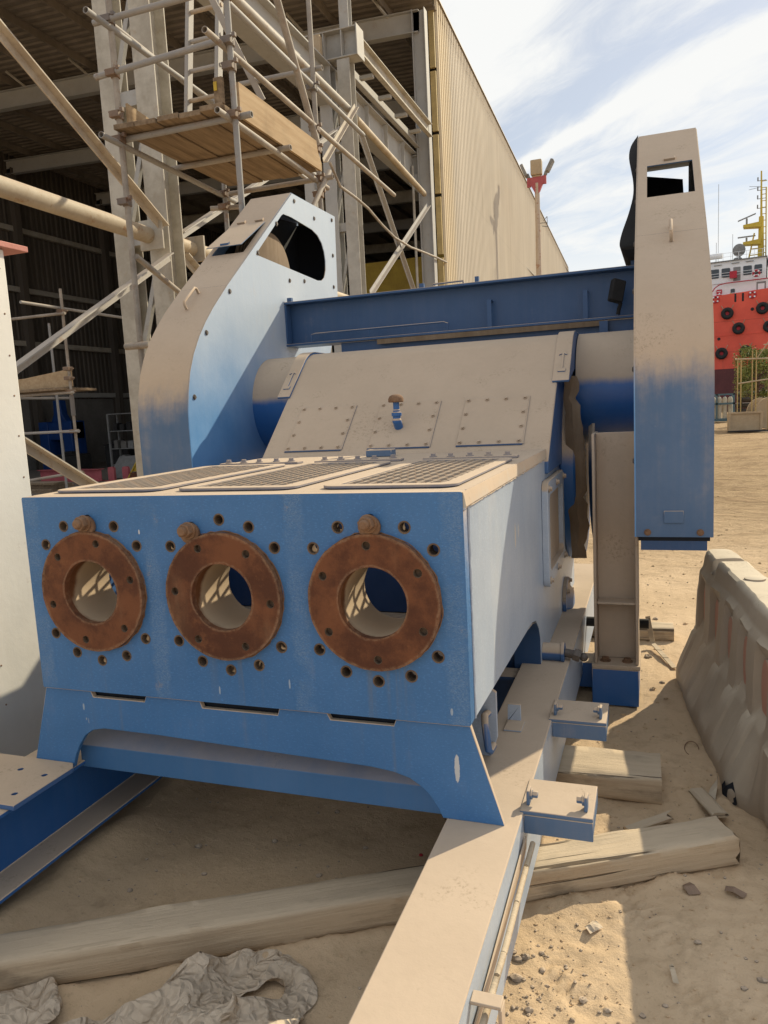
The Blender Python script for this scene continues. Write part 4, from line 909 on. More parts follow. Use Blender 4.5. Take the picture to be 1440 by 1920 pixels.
# ================================================================== scaffold tower by the hall column
sc = thing('scaffold', 'tall tube scaffold tower with boarded deck in front of the hall columns', 'scaffold', (-3.4, 6, 0))
FL, FR, BR, BL = (-3.86, 5.2), (-2.855, 5.2), (-2.93, 6.86), (-3.9, 6.78)
for (x, y), top in ((FL, 6.4), (FR, 6.4), (BR, 6.4), (BL, 3.92)): tube(sc, 'standard', (x, y, 0), (x, y, top))
for (x0, y0, z0), (x1, y1, z1), n in (
    ((-3.99, 5.17, 4.615), (-3.1, 5.17, 4.62), 'transom'), ((-4.02, 5.17, 4.235), (-2.82, 5.17, 4.285), 'transom'), ((-3.9, 5.24, 3.775), (-2.74, 5.24, 3.775), 'transom'),
    ((-3.95, 6.0, 3.775), (-2.8, 6.0, 3.775), 'transom'), ((-4.0, 6.9, 3.775), (-2.8, 6.9, 3.775), 'transom'), ((-3.75, 6.92, 4.76), (-2.85, 6.9, 4.74), 'transom'), ((-4.05, 6.75, 3.62), (-3.75, 6.85, 3.62), 'transom'),
    ((-2.89, 4.95, 4.585), (-2.95, 8.2, 4.56), 'ledger'), ((-2.895, 4.93, 4.25), (-2.95, 9.2, 4.17), 'ledger'), ((-2.885, 5.0, 3.75), (-2.95, 7.1, 3.74), 'ledger'),
    ((-3.84, 4.9, 4.56), (-3.98, 9.3, 4.55), 'ledger'), ((-3.85, 4.95, 3.725), (-3.92, 7.0, 3.725), 'ledger'), ((-4.05, 5.4, 4.75), (-4.15, 9.4, 4.55), 'ledger')):
    build(n, MB().pipe((x0, y0, z0), (x1, y1, z1), TR, .019, 14), M['tube'], sc)
tube(sc, 'raker', (-2.93, 6.9, 4.02), (-2.9, 6.05, 5.1), .031); tube(sc, 'raker', (-2.88, 7.0, 3.86), (-2.9, 6.45, 3.3), .024)
tube(sc, 'raker', (-3.86, 5.25, 2.9), (-3.95, 7.2, 2.25)); tube(sc, 'transom', (-3.98, 5.17, 2.2), (-3.75, 5.17, 2.2), .028)
build('diagonal_brace', MB().bar((-3.22, 5.6, 4.85), (-2.9, 5.75, 4.07), .05, .012, (0, 1, 0)), M['ladder'], sc)
for k in range(5):
    x = -3.85 + k*.19
    build('board', MB().obox((x+.09, 5.97+random.uniform(-.03, .03), 3.82+random.uniform(-.006, .006)), (.0, .84, 0), (.092, 0, random.uniform(-.004, .004)), (0, 0, .019)), M['board'], sc, bevel=.003)
build('toe_board', MB().prism([(5.25, 3.845), (6.7, 3.845), (6.7, 3.9), (5.25, 4.04)], 'yz', -3.83, -3.812), M['toe'], sc)
build('toe_board', MB().prism([(5.3, 3.80), (6.78, 3.80), (6.78, 3.87), (6.74, 3.92), (6.71, 3.95), (6.69, 4.04), (5.3, 4.04)], 'yz', -2.885, -2.863), M['toe'], sc)
build('toe_board', MB().box(-2.97, -2.9, 5.12, 5.15, 3.842, 4.02), M['board'], sc)
build('board_label', MB().box(-2.965, -2.94, 5.112, 5.119, 3.93, 3.99), M['yellow'], sc)
for (x, y), zz in ((FL, (4.62, 4.24, 3.94, 3.76, 3.3)), (FR, (4.58, 4.27, 4.1, 3.77)), (BR, (4.56, 4.2, 4.02, 3.76, 3.62)), (BL, (3.74, 3.62))):
    for z in zz:
        c = MB().tube((x, y, z-.03), (x, y, z+.03), .036, 12); c.box(x-.05, x+.035, y-.06, y-.02, z-.024, z+.024); c.tube((x-.06, y-.045, z+.02), (x+.07, y-.045, z+.02), .009, 6); c.box(x+.05, x+.075, y-.06, y-.03, z+.005, z+.035)
        build('coupler', c, M['coupler'], sc, bevel=.003)
ld = thing('ladder', 'dusty straight ladder standing on the scaffold deck', 'ladder', (-3.46, 5.75, 3.84))
for x in (-3.60, -3.315): build('stile', MB().bar((x, 5.72, 3.842), (x+.0, 6.15, 6.3), .034, .075, (0, 1, 0)), M['ladder'], ld, bevel=.004)
for i in range(9):
    z = 3.95+i*.245; y = 5.72+(z-3.842)*.175
    b = MB().tube((-3.583, y, z), (-3.332, y, z), .017, 10); b.tube((-3.298, y, z), (-3.29, y, z), .016, 10)
    build('rung', b, M['ladder'], ld)

# ================================================================== white cabinet left of the pump
cb = thing('steel_cabinet', 'tall white steel cabinet with pink top ledge beside the pump', 'cabinet', (-3.0, 2.0, 0))
build('cabinet_body', MB().box(-3.4, -2.65, .9, 2.68, .06, 2.37), M['whitepaint'], cb, bevel=.006)
build('top_ledge', MB().box(-3.45, -2.62, .85, 2.79, 2.372, 2.397), M['pink'], cb, bevel=.003)
build('plinth', MB().box(-3.35, -2.7, .95, 2.64, .0, .059), M['grey'], cb)
b = MB()
for i in range(12): b.lathe([(.0042, 0), (.0042, .0015), (0, .003)], (-2.6499, 2.645, .3+i*.18+random.uniform(-.01, .01)), (1, 0, 0), 8)
for i in range(10): b.lathe([(.0042, 0), (.0042, .0015), (0, .003)], (-2.6499, 2.40, .4+i*.2+random.uniform(-.02, .02)), (1, 0, 0), 8)
build('rivet_row', b, M['rustdust'], cb)

# ================================================================== timbers and litter on the ground
def timber(name, p0, p1, w, h, mat, lab, cat='timber', rag=.0, seed=1):
    """squared baulk with worn edges, local X along its length; p0, p1 = ends of its base centre line"""
    rnd = random.Random(seed); p0 = V(p0); p1 = V(p1); L = (p1-p0).length; n = max(4, int(L/.02)); vs = []; k = 16
    for i in range(n+1):
        x = L*i/n; e = []
        c = .010 + .006*NZ.noise(V((x*4, seed, 0)))
        pr = [(-w/2+c, 0), (0, 0), (w/2-c, 0), (w/2, c), (w/2, h/2), (w/2, h-c), (w/2-c, h), (w/4, h), (0, h), (-w/4, h), (-w/2+c, h), (-w/2, h-c), (-w/2, h*.7), (-w/2, h/2), (-w/2, h*.3), (-w/2, c)]
        for j, (a, b2) in enumerate(pr):
            q = .004*NZ.noise(V((x*3, a*20+seed, b2*20))) + .0022*NZ.noise(V((x*16, a*60+seed, b2*60)))
            xx = x
            if rag and i > n-4: xx += rag*NZ.noise(V((a*40, b2*40, seed)))*(i-n+4)/4
            vs.append((xx, a*(1+q*6), b2 + q*(1 if b2 > 0 else 0)))
    fs = [(i*k+j, i*k+(j+1) % k, (i+1)*k+(j+1) % k, (i+1)*k+j) for i in range(n) for j in range(k)] + [tuple(range(k))[::-1], tuple(range(n*k, n*k+k))]
    o = build(name, MB().add(vs, fs), mat, origin=(0, 0, 0), smooth=50)
    o.location = p0; o.rotation_euler = (0, -math.asin((p1.z-p0.z)/L), math.atan2(p1.y-p0.y, p1.x-p0.x)); WO[o.name] = p0
    return tag(o, lab, cat)
dv_ = V((2.009, 1.167, 0)).normalized(); nv_ = V((-dv_.y, dv_.x, 0))
e1 = V((.27, 2.62, 0)) + nv_*.072; e0 = e1 - dv_*3.3
timber('timber_baulk', e0 + V((0, 0, -.004)), e1 + V((0, 0, -.002)), .145, .108, M['timber'], 'long weathered timber baulk lying under the front of the skid', rag=.05, seed=3)
timber('timber_block', (-.80, 3.08, -.003), (.03, 3.092, -.003), .255, .105, M['timber'], 'short wide timber block sticking out under the middle of the skid', seed=8)
timber('timber_block', (-.75, 5.16, -.003), (.13, 5.18, -.003), .17, .085, M['timber2'], 'far squared timber under the skid beyond the pedestal', seed=12)
timber('wood_offcut', (.165, 3.10, .0), (.235, 2.86, .035), .065, .018, M['timber2'], 'narrow flat wood offcut leaning by the torn barrier corner', 'offcut', seed=21)
timber('wood_offcut', (-.09, 2.72, .005), (.055, 2.85, .012), .05, .022, M['timber2'], 'splintered wood offcut just behind the end of the long baulk', 'offcut', rag=.06, seed=25)
tag(build('bent_strip', MB().bar((-.03, 5.0, .19), (.0, 4.93, .035), .03, .006, (0, 1, .3)).bar((.0, 4.93, .035), (.12, 4.55, .012), .03, .006), M['timber2']), 'thin bent metal strip lying in the sand beyond the pedestal', 'strip')
tag(build('wire_ring', MB().path([(.165+.03*math.cos(a*.3), 3.50+.07*math.sin(a*.3), .004+.003*math.sin(a*.4)) for a in range(15)], .0022, 5), M['rustdust']), 'thin rusty wire hoop on the sand by the barrier foot', 'wire')
def scrap(x, y, a, w, l, lab, m='card'):
    z = gz(x, y); c, s = math.cos(a), math.sin(a)
    P = [(-w, -l, .004), (w, -l, .001), (w*.8, l*.2, .012), (w*.7, l, .006), (-w*.6, l*.9, .002), (-w, 0, .014)]
    tag(build('cardboard_scrap', MB().add([(x+c*u-s*v, y+s*u+c*v, z+.006+q) for u, v, q in P], [(0,1,2,5),(5,2,3,4)]), M[m], smooth=0), lab, 'scrap')
scrap(.112, 2.44, .5, .022, .028, 'reddish cardboard scrap on the sand in front of the baulk end'); scrap(.246, 2.46, 1.2, .018, .032, 'curled brown scrap on the sand nearest the barrier')
scrap(-.176, 2.168, .9, .028, .018, 'crumpled pale rag half buried in the sunlit sand', 'sheetcloth'); scrap(.05, 2.03, .2, .008, .035, 'thin twig-like scrap on the shaded sand', 'timber2')
tag(build('plastic_cap', MB().ball((-.785, 2.39, .012), .008, 8, 6, (1, 1, .6)), M['redgear']), 'tiny bright red plastic cap on the dark ground under the pump', 'cap')
# stones
sp_ = [(-.390,2.010,.015),(-.373,1.981,.019),(-.352,1.992,.023),(-.330,2.004,.010),(-.308,2.022,.010),(-.391,1.908,.018),(-.363,1.905,.021),(-.298,1.955,.013),(-.280,1.908,.012),(-.180,1.881,.015),(-.313,1.809,.017),(-.355,1.803,.012),(.027,1.915,.010),(-.028,1.868,.014),(.121,2.186,.014),(.279,2.080,.019),(.229,2.036,.012),(.31,2.10,.016),(-.115,1.862,.013),(-.20,1.80,.012),(.10,1.86,.013),
       (-1.1,2.2,.016),(-1.35,2.35,.02),(-.95,2.05,.012),(-1.5,2.1,.014),(-.80,2.15,.015),(-1.2,2.6,.018),(-1.62,2.25,.02),(-.72,2.3,.012),(-1.7,1.95,.015),(-1.0,2.4,.013),(.2,4.6,.03),(-.03,4.75,.035),(.02,5.6,.03),(.05,4.3,.02),(.35,6.2,.04)]
for i, (x, y, r) in enumerate(sp_):
    b = MB().ball((x, y, gz(x, y)+r*.12), r*.68, 9, 6, (random.uniform(.8, 1.3), random.uniform(.7, 1.1), random.uniform(.5, .8)), .22)
    tag(build('stone', b, M['stone'], smooth=25), ('grey stone lying on the sand beside the right skid beam' if x > -.45 else 'dusty stone on the shaded ground between the skid beams') if y < 3 else 'grey stone on the sunlit sand beyond the pedestal', 'stone', ('loose stones by the right beam' if x > -.45 else 'loose stones between the beams') if y < 3 else 'loose stones beyond the pedestal')
b = MB()
for i in range(900):
    if i < 500: x, y = random.uniform(-.36, .9), random.uniform(1.5, 3.4)
    elif i < 700: x, y = random.uniform(-1.9, -.6), random.uniform(1.4, 3.2)
    else: x, y = random.uniform(-.2, 2.2), random.uniform(3.4, 7)
    if i < 110: x, y = random.gauss(-.33, .06), random.gauss(1.93, .12)
    r = random.choice([.002, .003, .003, .004, .006]) * (1.6 if y > 3.4 else 1)
    b.ball((x, y, gz(x, y)+r*.2), r, 5, 3, (1, random.uniform(.7, 1.2), .7), .25)
gv = build('gravel', b, M['stone'], smooth=0, weld=False); gv['kind'] = 'stuff'; gv['label'] = 'fine loose gravel strewn over the sand'; gv['category'] = 'gravel'

b = MB()
for i in range(4200):
    if i < 2600: x, y = random.uniform(-.36, .95), random.uniform(1.45, 3.6)
    elif i < 3100: x, y = random.uniform(-1.95, -.6), random.uniform(1.35, 3.2)
    else: x, y = random.uniform(-.3, 3.5), 3.6 + 9*random.random()**1.6
    r = random.choice([.0015, .002, .002, .003, .003, .005]) * (1 if y < 3.6 else random.choice([1.5, 2, 3]))
    b.ball((x, y, gz(x, y)+r*.15), r, 5, 3, (random.uniform(.8, 1.5), random.uniform(.7, 1.2), .65), .3)
cd_ = build('clods', b, M['sand'], smooth=0, weld=False); cd_['kind'] = 'stuff'; cd_['label'] = 'small crumbs and clods of sand on the trodden ground'; cd_['category'] = 'sand'
# crumpled dust sheets: a flat sheet that is too large for its outline is settled with the cloth solver and kept as a plain mesh
from mathutils.geometry import delaunay_2d_cdt
def inside(x, y, poly):
    c = False; n = len(poly)
    for i in range(n):
        (x1, y1), (x2, y2) = poly[i], poly[(i+1) % n]
        if (y1 > y) != (y2 > y) and x < (x2-x1)*(y-y1)/(y2-y1)+x1: c = not c
    return c
def edge_dist(x, y, poly):
    m = 9
    for i in range(len(poly)):
        a = V((*poly[i], 0)); d = V((*poly[(i+1) % len(poly)], 0))-a; q = V((x, y, 0))-a
        t = max(0, min(1, q.dot(d)/d.dot(d))); m = min(m, (q-d*t).length)
    return m
def crumple(lab, outline, hole, seed, shrink, frames, bend, amp, sp=.0135):
    rn = random.Random(seed); pts = []
    for poly in ([outline, hole] if hole else [outline]):
        for i in range(len(poly)):
            a = V(poly[i]); b = V(poly[(i+1) % len(poly)]); m = max(1, round((b-a).length/sp))
            for k in range(m): q = a.lerp(b, k/m); pts.append((q.x+rn.uniform(-.004, .004), q.y+rn.uniform(-.004, .004)))
    xs_ = [q[0] for q in outline]; ys_ = [q[1] for q in outline]; y = min(ys_); r = 0
    while y < max(ys_):
        x = min(xs_)+(r % 2)*sp/2
        while x < max(xs_):
            q = (x+rn.uniform(-.2, .2)*sp, y+rn.uniform(-.2, .2)*sp)
            if inside(*q, outline) and not (hole and inside(*q, hole)) and edge_dist(*q, outline) > sp*.5 and not (hole and edge_dist(*q, hole) < sp*.5): pts.append(q)
            x += sp
        y += sp*.87; r += 1
    res = delaunay_2d_cdt([V(q) for q in pts], [], [], 0, 1e-6); v2 = res[0]; tri = []
    for t in res[2]:
        c = (v2[t[0]]+v2[t[1]]+v2[t[2]])/3
        if inside(c.x, c.y, outline) and not (hole and inside(c.x, c.y, hole)): tri.append(tuple(t))
    me = bpy.data.meshes.new('flat_sheet'); vs = []
    for v in v2:
        rim = max(0, 1-edge_dist(v.x, v.y, hole)/.09) if hole else 0
        vs.append((v.x, v.y, .03 + .05*rim + amp*abs(NZ.noise(V((v.x*5, v.y*5, seed)))) + amp*.7*NZ.noise(V((v.x*11, v.y*11, seed))) + .006*rn.random()))
    me.from_pydata(vs, [], tri); o = bpy.data.objects.new('flat_sheet', me); COL.objects.link(o)
    gm = bpy.data.meshes.new('stop'); gm.from_pydata([(-5, -5, .002), (5, -5, .002), (5, 5, .002), (-5, 5, .002)], [], [(0, 1, 2, 3)]); go = bpy.data.objects.new('stop', gm); COL.objects.link(go)
    go.modifiers.new('stop', 'COLLISION'); go.collision.thickness_outer = .003; go.collision.cloth_friction = 70; go.collision.damping = .8
    m = o.modifiers.new('settle', 'CLOTH'); s = m.settings
    s.quality = 10; s.mass = .05; s.tension_stiffness = 40; s.compression_stiffness = 40; s.shear_stiffness = 25; s.bending_stiffness = bend; s.air_damping = 3
    s.tension_damping = 10; s.compression_damping = 10; s.shear_damping = 10; s.shrink_min = shrink; s.shrink_max = shrink; s.effector_weights.gravity = 1.0
    q = m.collision_settings; q.use_collision = True; q.distance_min = .003; q.use_self_collision = True; q.self_distance_min = .003; q.collision_quality = 4
    m.point_cache.frame_end = frames
    for f in range(1, frames+1): S.frame_set(f)
    e = o.evaluated_get(bpy.context.evaluated_depsgraph_get()); em = e.to_mesh()
    P = [tuple(v.co) for v in em.vertices]; F = [tuple(f.vertices) for f in em.polygons]; e.to_mesh_clear()
    bpy.data.objects.remove(o); bpy.data.objects.remove(go); bpy.data.meshes.remove(me); bpy.data.meshes.remove(gm); S.frame_set(1)
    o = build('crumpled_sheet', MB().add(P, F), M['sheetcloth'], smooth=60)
    k = o.modifiers.new('soft', 'SUBSURF'); k.levels = 1; k.render_levels = 1
    return tag(o, lab, 'sheet')
ol = [(-1.44, 1.20), (-1.39, 1.40), (-1.32, 1.52), (-1.26, 1.60), (-1.20, 1.655), (-1.15, 1.70), (-1.10, 1.715), (-1.05, 1.71), (-1.0, 1.70), (-.96, 1.67), (-.935, 1.62), (-.92, 1.56), (-.91, 1.48), (-.90, 1.35), (-.95, 1.2)]
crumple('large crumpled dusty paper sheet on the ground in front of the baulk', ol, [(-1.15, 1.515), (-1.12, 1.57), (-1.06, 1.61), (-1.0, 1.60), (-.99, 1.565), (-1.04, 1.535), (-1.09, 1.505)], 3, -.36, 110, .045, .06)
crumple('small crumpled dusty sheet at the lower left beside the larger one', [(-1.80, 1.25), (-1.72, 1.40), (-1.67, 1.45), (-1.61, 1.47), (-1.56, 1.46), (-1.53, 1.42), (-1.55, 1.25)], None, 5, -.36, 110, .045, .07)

# ================================================================== water filled barriers
def barrier(name, B0, L, lab, torn):
    d = V((.115, -.9934, 0)).normalized(); nr = V((.9934, .115, 0)).normalized()
    pl = [(0, 0), (0, .03), (.002, .055), (.012, .075), (.04, .14), (.075, .225), (.098, .285), (.104, .305), (.108, .33), (.110, .38), (.112, .42), (.114, .47), (.116, .52), (.118, .56), (.120, .60), (.123, .625), (.140, .65), (.145, .67), (.150, .715), (.158, .738), (.172, .75), (.2, .752)]
    prof = pl + [(.46-o, z) for o, z in pl[::-1]]
    root = thing(name, lab, 'barrier', V(B0)); n = 150; k = len(prof); vs = []
    slots = [.16, .46, .76, 1.06, 1.36, 1.66]
    for i in range(n+1):
        t = L*i/n; g = t
        sl = min(abs(g-s) for s in slots)
        rib = .5+.5*math.cos(2*math.pi*(g-.05)/.30)
        rib = max(0, min(1, (rib-.62)*9))
        for j, (o, z) in enumerate(prof):
            oo, zz = o, z
            if .31 < z < .61 and o < .2: oo += .034*max(0, min(1, (.088-sl)/.014))*max(0, min(1, (z-.31)/.05))*max(0, min(1, (.615-z)/.04))
            if .07 < z < .30 and o < .2: oo -= .014*rib*min(1, (z-.05)/.04)*min(1, (.32-z)/.03)
            if z > .70: zz -= .055*max(0, min(1, (.06-abs(t-.30))/.02)) + .012*max(0, min(1, (.28-t)/.03))
            if t < .03: oo = .23 + (oo-.23)*(.88+.12*t/.03)
            w = .009*NZ.noise(V((t*3, o*7, z*4))) + .003*NZ.noise(V((t*14, o*22, z*16)))
            p = V(B0) + d*t + nr*(oo+w) + V((0, 0, zz + w*(z > .05))) + nr*(min(.10, max(0, t-1.40)*.75))*(1 if o < .2 and z < .3 else 0)*(1-z/.3); vs.append(p)
    fs = [(i*k+j, i*k+(j+1) % k, (i+1)*k+(j+1) % k, (i+1)*k+j) for i in range(n) for j in range(k)] + [tuple(range(k))[::-1], tuple(range(n*k, n*k+k))]
    build('barrier_body', MB().add(vs, fs), M['plastic'], root, smooth=32)
    for s in slots:
        m = MB(); P = []
        for a in range(16):
            u = .058*math.cos(2*math.pi*a/16); z = .465 + .11*math.sin(2*math.pi*a/16)*(1 if math.sin(2*math.pi*a/16) > 0 else 1.3)
            P.append(V(B0)+d*(s+u)+nr*(.139-.004) + V((0, 0, z)))
        m.add(P + [p+nr*.006 for p in P], [tuple(range(16))] + [(a, (a+1) % 16, 16+(a+1) % 16, 16+a) for a in range(16)])
        build('recess_panel', m, M['plasticred'], root)
    nose = MB()
    for z0, z1 in ((.60, .70), (.40, .52), (.17, .30)):
        c = V(B0)+nr*.23+d*(-.025); w = .065 if z0 > .35 else .12
        nose.obox(c+V((0, 0, (z0+z1)/2)), d*.035, nr*w, (0, 0, (z1-z0)/2))
    build('coupling_lug', nose, M['plastic'], root, bevel=.018, segs=3)
    cp = V(B0)+d*.78+nr*.23+V((0, 0, .752))
    build('filler_cap', MB().lathe([(.045, 0), (.045, .008), (.03, .012), (0, .013)], cp, (0, 0, 1), 20), M['plastic'], root)
    if torn:
        c = V(B0)+d*1.385
        P = [(-.05, .045), (-.03, .075), (-.01, .062), (.012, .09), (.035, .07), (.05, .05), (.06, .02), (.03, .004), (0, .004), (-.03, .006), (-.045, .02)]
        m = MB().add([c+d*u+nr*((max(z, .055)-.055)*.42-.013+max(0, u+.02)*.42)+V((0, 0, z)) for u, z in P], [tuple(range(len(P)))])
        build('torn_hole', m, M['inside'], root, smooth=0)
        m = MB().add([c+d*u+nr*q+V((0, 0, z)) for u, q, z in ((-.09, -.02, .05), (-.05, -.03, .09), (-.02, -.035, .05), (.02, -.05, .012), (-.02, -.07, .012), (-.07, -.05, .02))], [(0,1,2),(0,2,4,5),(2,3,4)])
        build('torn_flap', m, M['plastic'], root, smooth=0)
    return root
barrier('water_barrier', (.117, 4.43, 0), 1.9, 'dusty white plastic water barrier with torn bottom corner at the right', True)

# ================================================================== yard behind
ml = thing('floodlight_mast', 'rust streaked floodlight mast in front of the beige hall wall', 'mast', (-3.76, 28, 0))
build('mast_pole', MB().tube((-3.76, 28, 0), (-3.74, 28, 9.1), .12, 14, .085), tube_mat('mast paint', (.5, .42, .34), (.45, .36, .28), (.30, .12, .06), .8), ml)
build('head_bracket', MB().prism([(-3.95, 9.3), (-3.55, 9.3), (-3.52, 9.1), (-3.68, 8.75), (-3.80, 8.75), (-3.98, 9.1)], 'xz', 27.93, 28.07).box(-4.08, -3.95, 27.95, 28.05, 9.0, 9.3).box(-3.55, -3.42, 27.95, 28.05, 9.05, 9.32), M['redprimer'], ml)
build('control_box', MB().box(-3.94, -3.56, 27.85, 28.15, 9.36, 9.86).box(-3.9, -3.6, 27.9, 28.1, 9.3, 9.359), M['skip'], ml, bevel=.03)
build('floodlight', MB().obox((-4.17, 27.95, 9.55), (.05, 0, .02), (0, .18, 0), (-.08, 0, .2)).obox((-4.05, 28, 9.38), (.06, 0, 0), (0, .05, 0), (-.03, 0, .08)), M['grey'], ml, bevel=.02)
build('floodlight', MB().obox((-3.28, 27.95, 9.6), (.05, 0, -.02), (0, .18, 0), (.1, 0, .18)).obox((-3.43, 28, 9.4), (.06, 0, 0), (0, .05, 0), (.03, 0, .08)), M['grey'], ml, bevel=.02)
an = MB().tube((-3.72, 28, 7.75), (-3.42, 28, 7.75), .012, 6)
for a, c in (((-3.42, 28, 7.6), (-3.42, 28, 7.95)), ((-3.55, 28, 7.82), (-3.42, 28, 7.95)), ((-3.6, 28, 7.65), (-3.42, 28, 7.6))): an.tube(a, c, .012, 6)
build('antenna', an, M['grey'], ml)

# ---- moored ship
def SP(s, z, d=0): return V((5.9 + .989*s - .148*d, 84 - .148*s - .989*d, z))
ship = thing('tug_boat', 'orange and white work ship with yellow mast moored behind the yard', 'ship', SP(5, -1.6, -4))
def splate(poly, d0, d1):
    n = len(poly); return MB().add([SP(s, z, d0) for s, z in poly] + [SP(s, z, d1) for s, z in poly], [(i, (i+1) % n, n+(i+1) % n, n+i) for i in range(n)] + [tuple(range(n))[::-1], tuple(range(n, 2*n))])
def sbox(s0, s1, z0, z1, d0, d1): return splate([(s0, z0), (s1, z0), (s1, z1), (s0, z1)], d0, d1)
def hullpart(z0, z1s, z1b, over):
    plan = [(-14, 0), (18, 0), (24, -2.2), (28, -5), (24, -7.8), (18, -10), (-14, -10)]
    bot = [SP(s, z0, d+(0 if s < 20 else -.0)) for s, d in plan]; topv = [SP(s + (over if s > 20 else 0), z1s + (z1b-z1s)*max(0, (s-5))/23, d) for s, d in plan]; n = len(plan)
    return MB().add(bot+topv, [(i, (i+1) % n, n+(i+1) % n, n+i) for i in range(n)] + [tuple(range(n, 2*n))])
build('hull_bottom', hullpart(-2.2, 3.75, 3.75, .5), M['boot'], ship, smooth=0)
build('hull', hullpart(3.76, 10.2, 13.2, 2), M['orange'], ship, smooth=0)
build('rubbing_strake', sbox(-14, 18, 7.0, 7.08, 0, .04).add(*([], [])) , M['orange'], ship)
build('deckhouse', sbox(-7, 9, 9.9, 12.2, -8.6, -.9), M['white'], ship)
build('bridge', sbox(-4, 4.55, 12.21, 14.25, -8.2, -.8), M['white'], ship)
build('funnel', sbox(4.7, 7.5, 12.21, 16.6, -7, -1.5), M['white'], ship)
build('bridge_roof', sbox(-4.2, 4.65, 14.26, 14.34, -8.4, -.6), M['grey'], ship)
for s0, s1 in ((-1.6, -.8), (-.45, .36), (.59, 1.37), (2.54, 3.30), (3.52, 4.2)): build('window', splate(rrect(s0, s1, 12.74, 13.62, .1, 3), -.8, -.75), M['glass'], ship)
build('door', sbox(1.66, 2.3, 12.3, 13.62, -.8, -.76), M['grey'], ship); build('door', sbox(3.73, 4.55, 10.15, 11.98, -.9, -.86), M['grey'], ship); build('door_panel', sbox(3.85, 4.43, 10.3, 11.8, -.86, -.84), M['white'], ship)
build('porthole', splate(rrect(1.42, 1.81, 10.95, 11.58, .1, 3), -.9, -.85), M['glass'], ship)
rl = MB()
for s0 in range(-6, 9): rl.tube(SP(s0*.6+.1, 10.2, -.2), SP(s0*.6+.1, 11.1, -.2), .025, 6)
for z in (10.75, 11.1): rl.tube(SP(-6, z, -.2), SP(5.5, z, -.2), .022, 6)
for s0 in range(-6, 9): rl.tube(SP(s0*.7, 14.34, -1.0), SP(s0*.7, 15.1, -1.0), .018, 6)
for z in (14.75, 15.1): rl.tube(SP(-4, z, -1.0), SP(4.5, z, -1.0), .016, 6)
for z in (12.85, 13.1): rl.tube(SP(-1, z, -.25), SP(5, z, -.25), .02, 6)
build('railing', rl, M['white'], ship)
build('pipe_rail', MB().path([SP(-.3, 11.3, -.4), SP(0, 11.75, -.35), SP(.4, 12.02, -.3), SP(1, 12.12, -.3), SP(5, 12.16, -.3)], .05, 8), M['redgear'], ship)
for s in (1.48, 3.04): build('yellow_post', MB().tube(SP(s, 10.2, -.15), SP(s, 11.1, -.15), .07, 8), M['mastyellow'], ship)
for s in (1.91, 2.58): build('bollard', MB().tube(SP(s, 10.2, -.1), SP(s, 10.98, -.1), .14, 12), M['dark'], ship)
for s in (.95, 3.9, 4.25): build('deck_vent', MB().tube(SP(s, 10.2, -.25), SP(s, 10.8, -.25), .04, 8).lathe([(.04, 0), (.16, .06), (.16, .1), (0, .16)], SP(s, 10.75, -.25), (0, 0, 1), 12), M['machblue'] if s > 1 else M['grey'], ship)
build('fire_cabinet', sbox(.15, .64, 11.0, 11.62, -.9, -.7), M['redgear'], ship)
build('cabinet_mark', sbox(.22, .56, 11.42, 11.48, -.7, -.69).add([SP(.3, 11.1, -.69), SP(.42, 11.1, -.69), SP(.5, 11.32, -.69), SP(.38, 11.32, -.69)], [(0,1,2,3)]), M['white'], ship)
build('searchlight_box', sbox(1.36, 2.0, 12.55, 13.2, -.7, -.2), M['redgear'], ship)
build('light_strip', sbox(-.1, .6, 13.95, 14.0, -.8, -.7).add(*([], [])), M['grey'], ship)
for s in (1.85, 3.1): build('light_strip', sbox(s-.35, s+.35, 13.98, 14.04, -.8, -.68), M['grey'], ship)
mt = MB().tube(SP(4.0, 14.3, -3), SP(4.0, 18.5, -3), .30, 14, .22).tube(SP(4.0, 18.5, -3), SP(3.95, 22.8, -3), .11, 10, .07).tube(SP(4.45, 14.3, -3), SP(4.4, 21.2, -3), .06, 8)
mt.tube(SP(2.86, 14.3, -3), SP(3.4, 17.0, -3), .07, 8)
for z in range(12): mt.tube(SP(4.0, 15.0+z*.62, -3), SP(4.45, 15.0+z*.62, -3), .035, 6)
for z in (14.9, 15.5, 16.1): mt.tube(SP(3.0+.25*(z-14.9), z, -3), SP(4.0, z, -3), .05, 6)
build('mast', mt, M['mastyellow'], ship)
for z in (17.6, 15.95): build('mast_platform', splate([(2.4, z), (4.0, z-.15), (4.0, z+.35), (2.4, z+.22)], -3.6, -2.4), M['mastyellow'], ship)
for z, sl in ((18.6, .25), (16.75, .0)): build('radar', MB().tube(SP(2.7, z-.7, -3), SP(2.7, z-.1, -3), .09, 8).obox(SP(2.7, z, -3), SP(.8, sl, 0)-SP(0, 0, 0), (0, .06, 0), (0, 0, .06)), M['grey'], ship)
tl_ = MB()
for z in (19.3, 20.2, 21.0, 21.9): tl_.tube(SP(3.6, z, -3), SP(4.4, z, -3), .03, 6).tube(SP(3.65, z, -3), SP(3.65, z+.35, -3), .06, 8)
tl_.tube(SP(2.9, 21.5, -3), SP(3.9, 21.35, -3), .02, 5).tube(SP(2.85, 21.2, -3), SP(3.9, 21.3, -3), .02, 5)
tl_.tube(SP(5.1, 16.6, -3), SP(5.1, 22.5, -3), .05, 6).tube(SP(5.5, 16.6, -3), SP(5.5, 21, -3), .04, 6)
for s, z1 in ((.18, 22.0), (1.5, 17.0), (.0, 16.4)): tl_.tube(SP(s, 14.3, -2), SP(s, z1, -2), .02, 5)
build('aerial', tl_, M['grey'], ship)
dc = SP(2.15, 15.35, -1.8)
